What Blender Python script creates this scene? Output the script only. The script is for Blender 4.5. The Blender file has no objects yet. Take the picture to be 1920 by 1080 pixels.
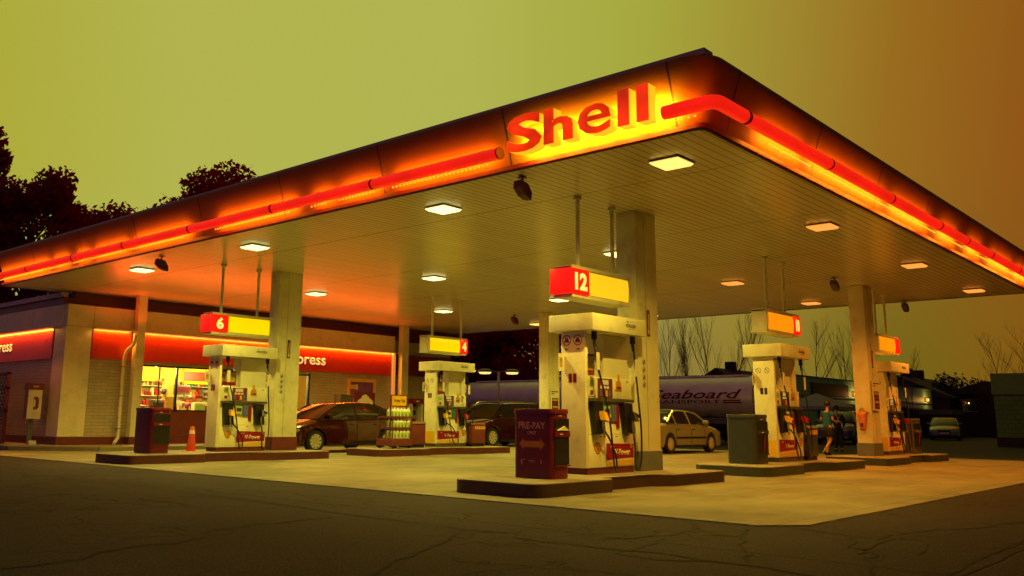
import bpy, bmesh, math, random
from mathutils import Vector, Matrix
random.seed(7)
SC = bpy.context.scene
COL = SC.collection
R = math.radians
PI = math.pi

# ------------------------------------------------------------------ helpers
class MB:
    """collects shapes into one bmesh"""
    def __init__(s):
        s.bm = bmesh.new(); s.mi = 0
    def f(s, vs, mi=None):
        try:
            fc = s.bm.faces.new(vs)
            fc.material_index = s.mi if mi is None else mi
            return fc
        except ValueError:
            return None
    def poly(s, pts, mi=None):
        return s.f([s.bm.verts.new(p) for p in pts], mi)
    def box(s, x0, x1, y0, y1, z0, z1, mi=None, bev=0):
        if x0 > x1: x0, x1 = x1, x0
        if y0 > y1: y0, y1 = y1, y0
        if z0 > z1: z0, z1 = z1, z0
        v = [s.bm.verts.new((x, y, z)) for x in (x0, x1) for y in (y0, y1) for z in (z0, z1)]
        q = ((0,1,3,2),(4,6,7,5),(0,4,5,1),(2,3,7,6),(0,2,6,4),(1,5,7,3))
        fs = [s.f([v[i] for i in k], mi) for k in q]
        if bev > 0:
            es = list({e for fc in fs for e in fc.edges})
            r = bmesh.ops.bevel(s.bm, geom=es, offset=bev, segments=2, affect='EDGES', profile=.5)
            for fc in r['faces']: fc.material_index = s.mi if mi is None else mi
        return s
    def prism(s, pts, z0, z1, mi=None, axis='z', bev=0):
        """closed polygon (a,b) extruded along axis"""
        def P(a, b, c):
            return {'z': (a, b, c), 'y': (a, c, b), 'x': (c, a, b)}[axis]
        lo = [s.bm.verts.new(P(a, b, z0)) for a, b in pts]
        hi = [s.bm.verts.new(P(a, b, z1)) for a, b in pts]
        n = len(pts); fs = []
        for i in range(n):
            fs.append(s.f([lo[i], lo[(i+1) % n], hi[(i+1) % n], hi[i]], mi))
        fs.append(s.f(lo[::-1], mi)); top = s.f(hi, mi); fs.append(top)
        if bev > 0 and top:
            r = bmesh.ops.bevel(s.bm, geom=list(top.edges), offset=bev, segments=2, affect='EDGES', profile=.5)
            for fc in r['faces']: fc.material_index = s.mi if mi is None else mi
        return s
    def tube(s, pts, r, n=8, mi=None, r1=None, cap=True):
        pts = [Vector(p) for p in pts]; rings = []
        m = len(pts)
        up = Vector((0, 0, 1))
        prev = None
        for i, p in enumerate(pts):
            d = (pts[min(i+1, m-1)] - pts[max(i-1, 0)])
            if d.length < 1e-9: d = Vector((0, 0, 1))
            d.normalize()
            if prev is None:
                a = d.cross(up if abs(d.z) < .95 else Vector((1, 0, 0))).normalized()
            else:
                a = (prev - d*prev.dot(d))
                a = a.normalized() if a.length > 1e-6 else d.cross(up).normalized()
            prev = a; b = d.cross(a)
            rr = r if r1 is None else r + (r1-r)*i/(m-1)
            if isinstance(r, (list, tuple)): rr = r[i]
            rings.append([s.bm.verts.new(p + (a*math.cos(2*PI*k/n) + b*math.sin(2*PI*k/n))*rr) for k in range(n)])
        for i in range(m-1):
            for k in range(n):
                s.f([rings[i][k], rings[i][(k+1) % n], rings[i+1][(k+1) % n], rings[i+1][k]], mi)
        if cap:
            s.f(rings[0][::-1], mi); s.f(rings[-1], mi)
        return s
    def cyl(s, c, r, h, axis='z', n=16, mi=None, r2=None):
        c = Vector(c); d = {'x': Vector((1,0,0)), 'y': Vector((0,1,0)), 'z': Vector((0,0,1))}[axis]
        return s.tube([c, c+d*h], [r, r if r2 is None else r2], n, mi)
    def lathe(s, prof, c=(0,0,0), axis='z', n=20, mi=None, cap=True):
        c = Vector(c); rings = []
        for r, h in prof:
            ring = []
            for k in range(n):
                a = 2*PI*k/n; x, y = r*math.cos(a), r*math.sin(a)
                p = {'z': (x, y, h), 'y': (x, h, y), 'x': (h, x, y)}[axis]
                ring.append(s.bm.verts.new(c + Vector(p)))
            rings.append(ring)
        for i in range(len(rings)-1):
            for k in range(n):
                s.f([rings[i][k], rings[i][(k+1) % n], rings[i+1][(k+1) % n], rings[i+1][k]], mi)
        if cap and prof[0][0] > 1e-4: s.f(rings[0][::-1], mi)
        if cap and prof[-1][0] > 1e-4: s.f(rings[-1], mi)
        return s
    def beam(s, a, b, w, t, mi=None, side=(0, 1, 0)):
        """rectangular bar between a and b; w measured across, t along side"""
        a = Vector(a); b = Vector(b); d = (b-a).normalized(); sd = Vector(side).normalized()
        ac = d.cross(sd).normalized()*w/2; sd = sd*t/2
        A = [s.bm.verts.new(a+u*ac+v*sd) for u, v in ((-1,-1),(1,-1),(1,1),(-1,1))]
        B = [s.bm.verts.new(b+u*ac+v*sd) for u, v in ((-1,-1),(1,-1),(1,1),(-1,1))]
        for i in range(4): s.f([A[i], A[(i+1) % 4], B[(i+1) % 4], B[i]], mi)
        s.f(A[::-1], mi); s.f(B, mi)
        return s
    def grid(s, rows, mi=None, close=False):
        g = [[s.bm.verts.new(p) for p in r] for r in rows]
        for i in range(len(g)-1):
            n = len(g[i])
            for k in range(n if close else n-1):
                s.f([g[i][k], g[i][(k+1) % n], g[i+1][(k+1) % n], g[i+1][k]], mi)
        return g
    def build(s, name, mats, parent=None, smooth=None, fix=True):
        if fix: bmesh.ops.recalc_face_normals(s.bm, faces=s.bm.faces[:])
        me = bpy.data.meshes.new(name); s.bm.to_mesh(me); s.bm.free()
        if not isinstance(mats, (list, tuple)): mats = [mats]
        for m in mats: me.materials.append(m)
        if smooth is not None:
            for p in me.polygons: p.use_smooth = True
            me.set_sharp_from_angle(angle=R(smooth))
        o = bpy.data.objects.new(name, me); COL.objects.link(o)
        if parent: o.parent = parent
        return o

def tag(o, label=None, cat=None, group=None, kind=None):
    if label: o['label'] = label
    if cat: o['category'] = cat
    if group: o['group'] = group
    if kind: o['kind'] = kind
    return o
def thing(name, label, cat, loc=(0,0,0), rz=0, group=None):
    o = bpy.data.objects.new(name, None); COL.objects.link(o)
    o.empty_display_size = .2
    o.location = loc; o.rotation_euler = (0, 0, rz)
    return tag(o, label, cat, group)
def copy_tree(o, parent=None):
    c = o.copy(); COL.objects.link(c)
    if parent: c.parent = parent
    for ch in [x for x in bpy.data.objects if x.parent == o]:
        copy_tree(ch, c)
    return c

def nt(m):
    m.use_nodes = True; return m.node_tree
def mat(name, col, rough=.6, metal=0., var=.12, vs=6., bump=0., bs=40., emis=None, es=0., coat=0., spec=.5, obj=True, dirt=0.):
    m = bpy.data.materials.new(name); t = nt(m); N = t.nodes; L = t.links
    b = N['Principled BSDF']
    b.inputs['Roughness'].default_value = rough; b.inputs['Metallic'].default_value = metal
    b.inputs['Coat Weight'].default_value = coat; b.inputs['Specular IOR Level'].default_value = spec
    tc = N.new('ShaderNodeTexCoord')
    c = (col[0], col[1], col[2], 1)
    if var > 0:
        n = N.new('ShaderNodeTexNoise'); n.inputs['Scale'].default_value = vs; n.inputs['Detail'].default_value = 5
        L.new(tc.outputs['Object'], n.inputs['Vector'])
        r = N.new('ShaderNodeMapRange'); r.inputs['From Min'].default_value = .3; r.inputs['From Max'].default_value = .7
        r.inputs['To Min'].default_value = 1-var; r.inputs['To Max'].default_value = 1+var
        L.new(n.outputs['Fac'], r.inputs['Value'])
        x = N.new('ShaderNodeVectorMath'); x.operation = 'SCALE'; x.inputs[0].default_value = col
        L.new(r.outputs['Result'], x.inputs['Scale'])
        out = x.outputs[0]
        if dirt > 0:
            n2 = N.new('ShaderNodeTexNoise'); n2.inputs['Scale'].default_value = 2.3; n2.inputs['Detail'].default_value = 8; n2.inputs['Roughness'].default_value = .7
            L.new(tc.outputs['Object'], n2.inputs['Vector'])
            r2 = N.new('ShaderNodeMapRange'); r2.inputs['From Min'].default_value = .52; r2.inputs['From Max'].default_value = .72
            r2.inputs['To Min'].default_value = 0; r2.inputs['To Max'].default_value = dirt
            L.new(n2.outputs['Fac'], r2.inputs['Value'])
            mx = N.new('ShaderNodeMix'); mx.data_type = 'RGBA'
            L.new(r2.outputs['Result'], mx.inputs['Factor']); L.new(out, mx.inputs['A']); mx.inputs['B'].default_value = (col[0]*.35, col[1]*.3, col[2]*.25, 1)
            out = mx.outputs['Result']
        L.new(out, b.inputs['Base Color'])
        r3 = N.new('ShaderNodeMapRange'); r3.inputs['To Min'].default_value = max(0, rough-.1); r3.inputs['To Max'].default_value = min(1, rough+.12)
        L.new(n.outputs['Fac'], r3.inputs['Value']); L.new(r3.outputs['Result'], b.inputs['Roughness'])
    else:
        b.inputs['Base Color'].default_value = c
    if bump > 0:
        n = N.new('ShaderNodeTexNoise'); n.inputs['Scale'].default_value = bs; n.inputs['Detail'].default_value = 4
        L.new(tc.outputs['Object'], n.inputs['Vector'])
        bp = N.new('ShaderNodeBump'); bp.inputs['Strength'].default_value = bump; bp.inputs['Distance'].default_value = .01
        L.new(n.outputs['Fac'], bp.inputs['Height']); L.new(bp.outputs['Normal'], b.inputs['Normal'])
    if emis:
        b.inputs['Emission Color'].default_value = (*emis, 1); b.inputs['Emission Strength'].default_value = es
    return m

def srgb(r, g, b):
    f = lambda v: (v/255/12.92 if v/255 <= .04045 else ((v/255+.055)/1.055)**2.4)
    return (f(r), f(g), f(b))

# ------------------------------------------------------------------ materials
M = {}
M['white'] = mat('painted_white_metal', (.82, .78, .46), .38, var=.06, vs=3, dirt=.35)
M['cream'] = mat('cream_panel', (.72, .68, .44), .45, var=.06, vs=3, dirt=.3)
M['column'] = mat('column_white_paint', (.78, .74, .44), .33, var=.08, vs=2.5, dirt=.45)
M['grey'] = mat('grey_skirt_paint', (.13, .14, .12), .5, var=.15)
M['skirt_red'] = mat('maroon_skirt_paint', (.14, .022, .018), .5, var=.15)
M['dark'] = mat('black_plastic', (.012, .009, .009), .4, var=.1)
M['rubber'] = mat('black_rubber', (.012, .008, .008), .5, var=.1)
M['maroon'] = mat('shade_red_enamel', (.15, .005, .014), .4, var=.12, vs=4, dirt=.4)  # red of the shadows put into the base colour of grey bins
M['maroon2'] = mat('shade_tinted_maroon_enamel', (.17, .03, .022), .45, var=.12, vs=4, dirt=.4)  # browner version, shadow red again put into the colour
M['olive'] = mat('dark_olive_enamel', (.036, .040, .028), .4, var=.15, vs=4, dirt=.4)
M['taupe'] = mat('taupe_enamel', (.10, .08, .055), .4, var=.12, vs=4, dirt=.3)
M['kerb_brown'] = mat('shade_brown_kerb', (.055, .018, .014), .55, var=.2, vs=3, bump=.3, dirt=.5)  # red shadow tint put into the grey kerb colour
M['kerb_red'] = mat('shade_red_kerb', (.10, .018, .015), .55, var=.2, vs=3, bump=.3, dirt=.5)  # stronger red shadow tint put into the same kerb colour
M['kerb_grey'] = mat('grey_green_kerb_paint', (.042, .045, .028), .55, var=.2, vs=3, bump=.3, dirt=.5)
M['kerb_top'] = mat('worn_island_concrete', (.24, .20, .13), .7, var=.2, vs=3, bump=.4, dirt=.5)
M['frame_'] = mat('olive_light_frame', (.42, .36, .2), .5, var=.05)
M['red'] = mat('red_panel', (.30, .006, .008), .35, var=.05)
M['yellow'] = mat('yellow_panel', (.75, .42, .01), .4, var=.05)
M['ink'] = mat('dark_ink', (.06, .02, .03), .5, var=0)
M['inkred'] = mat('maroon_ink', (.18, .01, .015), .5, var=0)
M['textwhite'] = mat('white_lettering', (.75, .66, .42), .5, var=0)
M['textdim'] = mat('faded_pink_lettering', (.6, .24, .26), .5, var=.1)
M['arrow'] = mat('faded_orange_arrow', (.52, .16, .0), .5, var=.1)
M['teal'] = mat('teal_sticker', (.03, .16, .14), .5, var=.05)
M['green_note'] = mat('pale_green_notice', (.35, .5, .12), .5, var=.05)
M['blue'] = mat('blue_sticker', (.10, .13, .3), .5, var=.05)
M['orange'] = mat('orange_plastic', (.62, .05, .012), .5, var=.08)
M['chrome'] = mat('bare_aluminium', (.5, .47, .4), .25, metal=1, var=.05)
M['steel'] = mat('galvanised_steel', (.35, .33, .3), .4, metal=.8, var=.1)
M['glass'] = mat('dark_car_glass', (.01, .008, .008), .05, var=0, spec=.9)
M['bark'] = mat('dark_bark', (.13, .06, .09), .9, var=.2)
M['leaf_red'] = mat('shade_red_foliage', (.20, .006, .012), .8, var=.4, vs=.8)
def leafmat(name, col, tr):
    m = mat(name, col, .8, var=.4, vs=.8); t = m.node_tree; N = t.nodes; L = t.links
    o = [n for n in N if n.type == 'OUTPUT_MATERIAL'][0]; b = N['Principled BSDF']; mx = N.new('ShaderNodeMixShader'); tl = N.new('ShaderNodeBsdfTranslucent')
    tl.inputs[0].default_value = (*tr, 1); mx.inputs[0].default_value = .5; L.new(b.outputs[0], mx.inputs[1]); L.new(tl.outputs[0], mx.inputs[2]); L.new(mx.outputs[0], o.inputs[0]); return m
M['leaf_red'] = leafmat('shade_red_leaves', (.45, .004, .012), (.45, .004, .012))  # red lift of the shadows put into the leaf colour
M['leaf_dark'] = mat('black_green_foliage', (.010, .009, .006), .8, var=.4, vs=.8)
M['skin'] = mat('skin', (.42, .2, .1), .5, var=.05)
M['hair'] = mat('black_hair', (.01, .008, .008), .6, var=.1)

def soffit_mat():
    m = bpy.data.materials.new('soffit_planks'); t = nt(m); N = t.nodes; L = t.links; b = N['Principled BSDF']
    g = N.new('ShaderNodeNewGeometry'); s = N.new('ShaderNodeSeparateXYZ'); L.new(g.outputs['Position'], s.inputs[0])
    def math_(op, a, bb=None, c=None):
        n = N.new('ShaderNodeMath'); n.operation = op
        for i, v in enumerate((a, bb, c)):
            if v is None: continue
            if isinstance(v, (int, float)): n.inputs[i].default_value = v
            else: L.new(v, n.inputs[i])
        return n.outputs[0]
    fy = math_('FRACT', math_('DIVIDE', s.outputs['Y'], .15))
    gy = math_('LESS_THAN', math_('ABSOLUTE', math_('SUBTRACT', fy, .5)), .075)
    fx = math_('FRACT', math_('DIVIDE', math_('SUBTRACT', s.outputs['X'], 12.06), 3.86))
    gx = math_('LESS_THAN', math_('ABSOLUTE', math_('SUBTRACT', fx, .5)), .5-.0045)   # 1 inside, 0 at seam
    gx = math_('SUBTRACT', 1, gx)
    gr = math_('MAXIMUM', gy, gx)
    # every plank its own slight tone and gloss
    pid = math_('FLOOR', math_('DIVIDE', s.outputs['Y'], .15)); pix = math_('FLOOR', math_('DIVIDE', math_('SUBTRACT', s.outputs['X'], 12.06), 3.86))
    cb = N.new('ShaderNodeCombineXYZ'); L.new(pid, cb.inputs[0]); L.new(pix, cb.inputs[1])
    wn = N.new('ShaderNodeTexWhiteNoise'); L.new(cb.outputs[0], wn.inputs['Vector'])
    nz = N.new('ShaderNodeTexNoise'); nz.inputs['Scale'].default_value = .8; nz.inputs['Detail'].default_value = 6; L.new(g.outputs['Position'], nz.inputs['Vector'])
    v = math_('MULTIPLY_ADD', wn.outputs['Value'], .05, .95)
    v = math_('MULTIPLY', v, math_('MULTIPLY_ADD', nz.outputs['Fac'], .1, .95))
    v = math_('MULTIPLY', v, math_('MULTIPLY_ADD', gr, -.55, 1))
    sc = N.new('ShaderNodeVectorMath'); sc.operation = 'SCALE'; sc.inputs[0].default_value = (.80, .74, .46); L.new(v, sc.inputs['Scale'])
    L.new(sc.outputs[0], b.inputs['Base Color'])
    L.new(math_('MULTIPLY_ADD', wn.outputs['Value'], .03, .24), b.inputs['Roughness'])
    # slight tilt per plank so reflections break up
    bp = N.new('ShaderNodeBump'); bp.inputs['Strength'].default_value = .3; bp.inputs['Distance'].default_value = .008
    h = math_('SUBTRACT', math_('MULTIPLY', fy, math_('MULTIPLY_ADD', wn.outputs['Value'], .24, -.12)), math_('MULTIPLY', gr, 1.))
    L.new(h, bp.inputs['Height']); L.new(bp.outputs['Normal'], b.inputs['Normal'])
    b.inputs['Specular IOR Level'].default_value = .6
    return m
M['soffit'] = soffit_mat()

def brick_mat(name, c1, c2, mortar, bw=.4, bh=.1, vert=False):
    m = bpy.data.materials.new(name); t = nt(m); N = t.nodes; L = t.links; b = N['Principled BSDF']
    g = N.new('ShaderNodeNewGeometry'); s = N.new('ShaderNodeSeparateXYZ'); L.new(g.outputs['Position'], s.inputs[0])
    a = N.new('ShaderNodeMath'); a.operation = 'ADD'; L.new(s.outputs['X'], a.inputs[0]); L.new(s.outputs['Y'], a.inputs[1])
    c = N.new('ShaderNodeCombineXYZ'); L.new(a.outputs[0], c.inputs[0]); L.new(s.outputs['Z'], c.inputs[1])
    k = N.new('ShaderNodeTexBrick'); k.inputs['Scale'].default_value = 1; k.inputs['Brick Width'].default_value = bw; k.inputs['Row Height'].default_value = bh
    k.inputs['Mortar Size'].default_value = .007; k.inputs['Color1'].default_value = (*c1, 1); k.inputs['Color2'].default_value = (*c2, 1); k.inputs['Mortar'].default_value = (*mortar, 1)
    L.new(c.outputs[0], k.inputs['Vector'])
    n = N.new('ShaderNodeTexNoise'); n.inputs['Scale'].default_value = 1.7; n.inputs['Detail'].default_value = 7; L.new(g.outputs['Position'], n.inputs['Vector'])
    r = N.new('ShaderNodeMapRange'); r.inputs['To Min'].default_value = .7; r.inputs['To Max'].default_value = 1.2; L.new(n.outputs['Fac'], r.inputs['Value'])
    x = N.new('ShaderNodeVectorMath'); x.operation = 'SCALE'; L.new(k.outputs['Color'], x.inputs[0]); L.new(r.outputs['Result'], x.inputs['Scale'])
    L.new(x.outputs[0], b.inputs['Base Color']); b.inputs['Roughness'].default_value = .5
    bp = N.new('ShaderNodeBump'); bp.inputs['Strength'].default_value = .6; bp.inputs['Distance'].default_value = .01; bp.invert = True
    L.new(k.outputs['Fac'], bp.inputs['Height']); L.new(bp.outputs['Normal'], b.inputs['Normal'])
    return m
M['brick'] = brick_mat('cream_painted_brick', (.52, .46, .33), (.46, .40, .28), (.30, .25, .17))
M['greenblock'] = brick_mat('green_ribbed_block', (.15, .40, .03), (.13, .34, .025), (.05, .09, .04), .3, .22)
M['shopwall'] = brick_mat('teal_painted_block', (.40, .85, .60), (.36, .78, .55), (.15, .25, .2), .5, .25)

def asphalt_mat():
    m = bpy.data.materials.new('cracked_asphalt'); t = nt(m); N = t.nodes; L = t.links; b = N['Principled BSDF']
    g = N.new('ShaderNodeNewGeometry')
    def noise(sc, de=4, ro=.5):
        n = N.new('ShaderNodeTexNoise'); n.inputs['Scale'].default_value = sc; n.inputs['Detail'].default_value = de; n.inputs['Roughness'].default_value = ro
        L.new(g.outputs['Position'], n.inputs['Vector']); return n
    def math_(op, a, bb=None, c=None):
        n = N.new('ShaderNodeMath'); n.operation = op
        for i, v in enumerate((a, bb, c)):
            if v is None: continue
            if isinstance(v, (int, float)): n.inputs[i].default_value = v
            else: L.new(v, n.inputs[i])
        return n.outputs[0]
    def mr(v, a, bb, c, d):
        n = N.new('ShaderNodeMapRange'); n.inputs[1].default_value = a; n.inputs[2].default_value = bb; n.inputs[3].default_value = c; n.inputs[4].default_value = d
        L.new(v, n.inputs[0]); return n.outputs[0]
    n1 = noise(60, 4); n2 = noise(.5, 6, .6); n3 = noise(1.4, 5)
    agg = N.new('ShaderNodeTexVoronoi'); agg.inputs['Scale'].default_value = 70; L.new(g.outputs['Position'], agg.inputs['Vector'])
    # warped voronoi edges = alligator cracks
    w = N.new('ShaderNodeVectorMath'); w.operation = 'MULTIPLY_ADD'; L.new(n3.outputs['Color'], w.inputs[0]); w.inputs[1].default_value = (1.3, 1.3, 0); L.new(g.outputs['Position'], w.inputs[2])
    def crack(scale, width, lo, hi, off, nsc):
        mp = N.new('ShaderNodeVectorMath'); mp.operation = 'ADD'; L.new(w.outputs[0], mp.inputs[0]); mp.inputs[1].default_value = off
        v = N.new('ShaderNodeTexVoronoi'); v.feature = 'DISTANCE_TO_EDGE'; v.inputs['Scale'].default_value = scale; L.new(mp.outputs[0], v.inputs['Vector'])
        c = mr(v.outputs['Distance'], width*.4, width, 1, 0)
        nm = noise(nsc, 3)
        return math_('MULTIPLY', c, mr(nm.outputs['Fac'], lo, hi, 0, 1))
    c1 = crack(.55, .010, .42, .52, (3.3, 1.2, 0), .22)
    c2 = crack(1.5, .022, .54, .62, (1.3, 7.2, 0), .3)
    s = N.new('ShaderNodeSeparateXYZ'); L.new(w.outputs[0], s.inputs[0])
    s0 = N.new('ShaderNodeSeparateXYZ'); L.new(g.outputs['Position'], s0.inputs[0])
    # two long paving seams
    sx = math_('MULTIPLY_ADD', s.outputs['X'], .06, math_('MULTIPLY', s0.outputs['X'], .94))
    seam1 = mr(math_('ABSOLUTE', math_('SUBTRACT', sx, 7.25)), .008, .022, 1, 0)
    sy = math_('MULTIPLY_ADD', s.outputs['Y'], .06, math_('MULTIPLY', s0.outputs['Y'], .94))
    seam2 = mr(math_('ABSOLUTE', math_('SUBTRACT', sy, 1.9)), .008, .02, 1, 0)
    cr = math_('MAXIMUM', math_('MAXIMUM', c1, c2), math_('MAXIMUM', seam1, seam2))
    v = math_('MULTIPLY', mr(agg.outputs['Distance'], 0, .7, 2.1, .35), mr(n2.outputs['Fac'], .3, .7, .7, 1.3))
    v = math_('MULTIPLY', v, mr(n1.outputs['Fac'], .38, .62, .35, 2.0))
    v = math_('MULTIPLY', v, math_('MULTIPLY_ADD', cr, -.85, 1))
    sc = N.new('ShaderNodeVectorMath'); sc.operation = 'SCALE'; sc.inputs[0].default_value = (.025, .0155, .021); L.new(v, sc.inputs['Scale'])
    L.new(sc.outputs[0], b.inputs['Base Color']); b.inputs['Roughness'].default_value = .8; b.inputs['Specular IOR Level'].default_value = .25
    bp = N.new('ShaderNodeBump'); bp.inputs['Strength'].default_value = .8; bp.inputs['Distance'].default_value = .008
    L.new(math_('SUBTRACT', n1.outputs['Fac'], math_('MULTIPLY', cr, 2)), bp.inputs['Height']); L.new(bp.outputs['Normal'], b.inputs['Normal'])
    return m
M['asphalt'] = asphalt_mat()

def concrete_mat():
    m = bpy.data.materials.new('stained_concrete'); t = nt(m); N = t.nodes; L = t.links; b = N['Principled BSDF']
    g = N.new('ShaderNodeNewGeometry')
    def noise(sc, de=4, ro=.5, st=None):
        n = N.new('ShaderNodeTexNoise'); n.inputs['Scale'].default_value = sc; n.inputs['Detail'].default_value = de; n.inputs['Roughness'].default_value = ro
        if st:
            mp = N.new('ShaderNodeMapping'); mp.inputs['Scale'].default_value = st; L.new(g.outputs['Position'], mp.inputs[0]); L.new(mp.outputs[0], n.inputs['Vector'])
        else: L.new(g.outputs['Position'], n.inputs['Vector'])
        return n.outputs['Fac']
    def mr(v, a, bb, c, d):
        n = N.new('ShaderNodeMapRange'); n.inputs[1].default_value = a; n.inputs[2].default_value = bb; n.inputs[3].default_value = c; n.inputs[4].default_value = d
        L.new(v, n.inputs[0]); return n.outputs[0]
    def mul(a, c):
        n = N.new('ShaderNodeMath'); n.operation = 'MULTIPLY'; L.new(a, n.inputs[0]); L.new(c, n.inputs[1]); return n.outputs[0]
    v = mul(mr(noise(.45, 7, .62), .3, .7, .68, 1.22), mr(noise(1.6, 6, .7, (.35, 1.3, 1)), .35, .72, 1.12, .72))
    v = mul(v, mr(noise(60, 3), .3, .7, .9, 1.1))
    v = mul(v, mr(noise(2.7, 4), .66, .74, 1, .55))
    vo = N.new('ShaderNodeTexVoronoi'); vo.inputs['Scale'].default_value = .9; vo.inputs['Randomness'].default_value = 1; L.new(g.outputs['Position'], vo.inputs['Vector'])
    v = mul(v, mr(vo.outputs['Distance'], .05, .22, .62, 1))
    s3 = N.new('ShaderNodeSeparateXYZ'); L.new(g.outputs['Position'], s3.inputs[0])
    def joint(sock, step, off):
        a1 = N.new('ShaderNodeMath'); a1.operation = 'ADD'; a1.inputs[1].default_value = off; L.new(sock, a1.inputs[0])
        p1 = N.new('ShaderNodeMath'); p1.operation = 'PINGPONG'; p1.inputs[1].default_value = step/2; L.new(a1.outputs[0], p1.inputs[0])
        return mr(p1.outputs[0], .006, .02, .5, 1)
    v = mul(v, joint(s3.outputs['X'], 4.9, .4)); v = mul(v, joint(s3.outputs['Y'], 5.3, 1.2))
    sc = N.new('ShaderNodeVectorMath'); sc.operation = 'SCALE'; sc.inputs[0].default_value = (.215, .185, .11); L.new(v, sc.inputs['Scale'])
    L.new(sc.outputs[0], b.inputs['Base Color']); L.new(mr(noise(1.1, 5), .3, .7, .42, .75), b.inputs['Roughness'])
    bp = N.new('ShaderNodeBump'); bp.inputs['Strength'].default_value = .25; bp.inputs['Distance'].default_value = .006
    L.new(noise(45, 4), bp.inputs['Height']); L.new(bp.outputs['Normal'], b.inputs['Normal'])
    return m
M['concrete'] = concrete_mat()

def emit(name, col, st, var=0.):
    m = bpy.data.materials.new(name); t = nt(m); N = t.nodes; L = t.links; b = N['Principled BSDF']
    b.inputs['Base Color'].default_value = (col[0]*.4, col[1]*.4, col[2]*.4, 1); b.inputs['Roughness'].default_value = .3
    b.inputs['Emission Color'].default_value = (*col, 1); b.inputs['Emission Strength'].default_value = st
    if var > 0:
        tc = N.new('ShaderNodeTexCoord'); n = N.new('ShaderNodeTexNoise'); n.inputs['Scale'].default_value = 1.6; n.inputs['Detail'].default_value = 2
        L.new(tc.outputs['Object'], n.inputs['Vector'])
        r = N.new('ShaderNodeMapRange'); r.inputs[1].default_value = .3; r.inputs[2].default_value = .7; r.inputs[3].default_value = st*(1-var); r.inputs[4].default_value = st*(1+var)
        L.new(n.outputs['Fac'], r.inputs[0]); L.new(r.outputs[0], b.inputs['Emission Strength'])
    return m
M['tube'] = emit('red_light_tube', srgb(255, 30, 14), .85, .12)
M['bulb'] = emit('orange_bulbs', srgb(255, 170, 40), 1.6)
M['letter_face'] = emit('lit_red_letter_face', srgb(240, 48, 6), .9, .5)
M['letter_side'] = emit('lit_yellow_letter_return', srgb(255, 200, 30), .85, .1)
M['sign_yellow'] = emit('lit_yellow_sign_face', srgb(255, 214, 0), .95, .04)
M['sign_amber'] = emit('lit_amber_sign_face', srgb(255, 196, 24), .95, .05)
M['sign_orange'] = emit('lit_orange_sign_face', srgb(255, 146, 6), .95, .03)
M['sign_red'] = emit('lit_red_sign_block', srgb(255, 26, 12), .85, .06)
M['sign_num'] = emit('lit_cream_numeral', srgb(255, 225, 105), 1.)
M['lens_y'] = emit('pale_yellow_lens', srgb(255, 246, 160), 2.2)
M['lens_o'] = emit('amber_lens', srgb(255, 205, 100), 1.7)
M['lens_o2'] = emit('orange_lens', srgb(255, 150, 62), 1.35)
M['lamp_warm'] = emit('warm_lamp_lens', srgb(255, 222, 120), 1.3)
M['lamp_amber'] = emit('small_amber_wall_lamp', srgb(255, 130, 40), 3.)
M['band_red'] = mat('glossy_red_sign_band', (.60, .03, .008), .3, var=.04)
M['band_dark'] = mat('unlit_red_sign_band', (.22, .006, .004), .35, var=.04)
M['fascia'] = mat('orange_canopy_fascia', (.34, .13, .008), .6, var=.08, vs=1.2, spec=.2)
M['seam'] = mat('fascia_seam', (.05, .01, .005), .6, var=0)
M['trim'] = mat('maroon_canopy_trim', (.11, .008, .006), .4, var=.08)
M['coping'] = mat('grey_violet_coping', (.33, .27, .36), .45, var=.06)
M['tyre'] = mat('tyre_rubber', (.014, .012, .012), .7, var=.1)

# ------------------------------------------------------------------ text
DG = None
def text(body, w, h, loc, right, up, m, parent, name='lettering', bold=.02, ext=.003, shear=0.):
    """a line of lettering fitted to a w x h box centred on loc"""
    cu = bpy.data.curves.new('t', 'FONT'); cu.body = body; cu.size = 1; cu.extrude = 0; cu.offset = bold; cu.resolution_u = 3; cu.shear = shear
    o = bpy.data.objects.new('t', cu); COL.objects.link(o)
    dg = bpy.context.evaluated_depsgraph_get(); dg.update()
    me = bpy.data.meshes.new_from_object(o.evaluated_get(dg))
    bpy.data.objects.remove(o); bpy.data.curves.remove(cu)
    xs = [v.co.x for v in me.vertices]; ys = [v.co.y for v in me.vertices]
    cx, cy = (min(xs)+max(xs))/2, (min(ys)+max(ys))/2; sx = w/(max(xs)-min(xs)); sy = h/(max(ys)-min(ys))
    r = Vector(right).normalized(); u = Vector(up).normalized(); n = r.cross(u); c = Vector(loc)
    bm = bmesh.new(); bm.from_mesh(me); bpy.data.meshes.remove(me)
    for v in bm.verts: v.co = c + r*((v.co.x-cx)*sx) + u*((v.co.y-cy)*sy)
    bmesh.ops.remove_doubles(bm, verts=bm.verts[:], dist=1e-5)
    if ext > 0:
        r_ = bmesh.ops.extrude_face_region(bm, geom=bm.faces[:])
        for e in r_['geom']:
            if isinstance(e, bmesh.types.BMVert): e.co += n*ext
    bmesh.ops.recalc_face_normals(bm, faces=bm.faces[:])
    mb = MB(); mb.bm.free(); mb.bm = bm
    return mb.build(name, m, parent, fix=False)
FR = ((1, 0, 0), (0, 0, 1))      # lettering on a face that looks to -Y
LF = ((0, -1, 0), (0, 0, 1))     # lettering on a face that looks to -X

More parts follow.
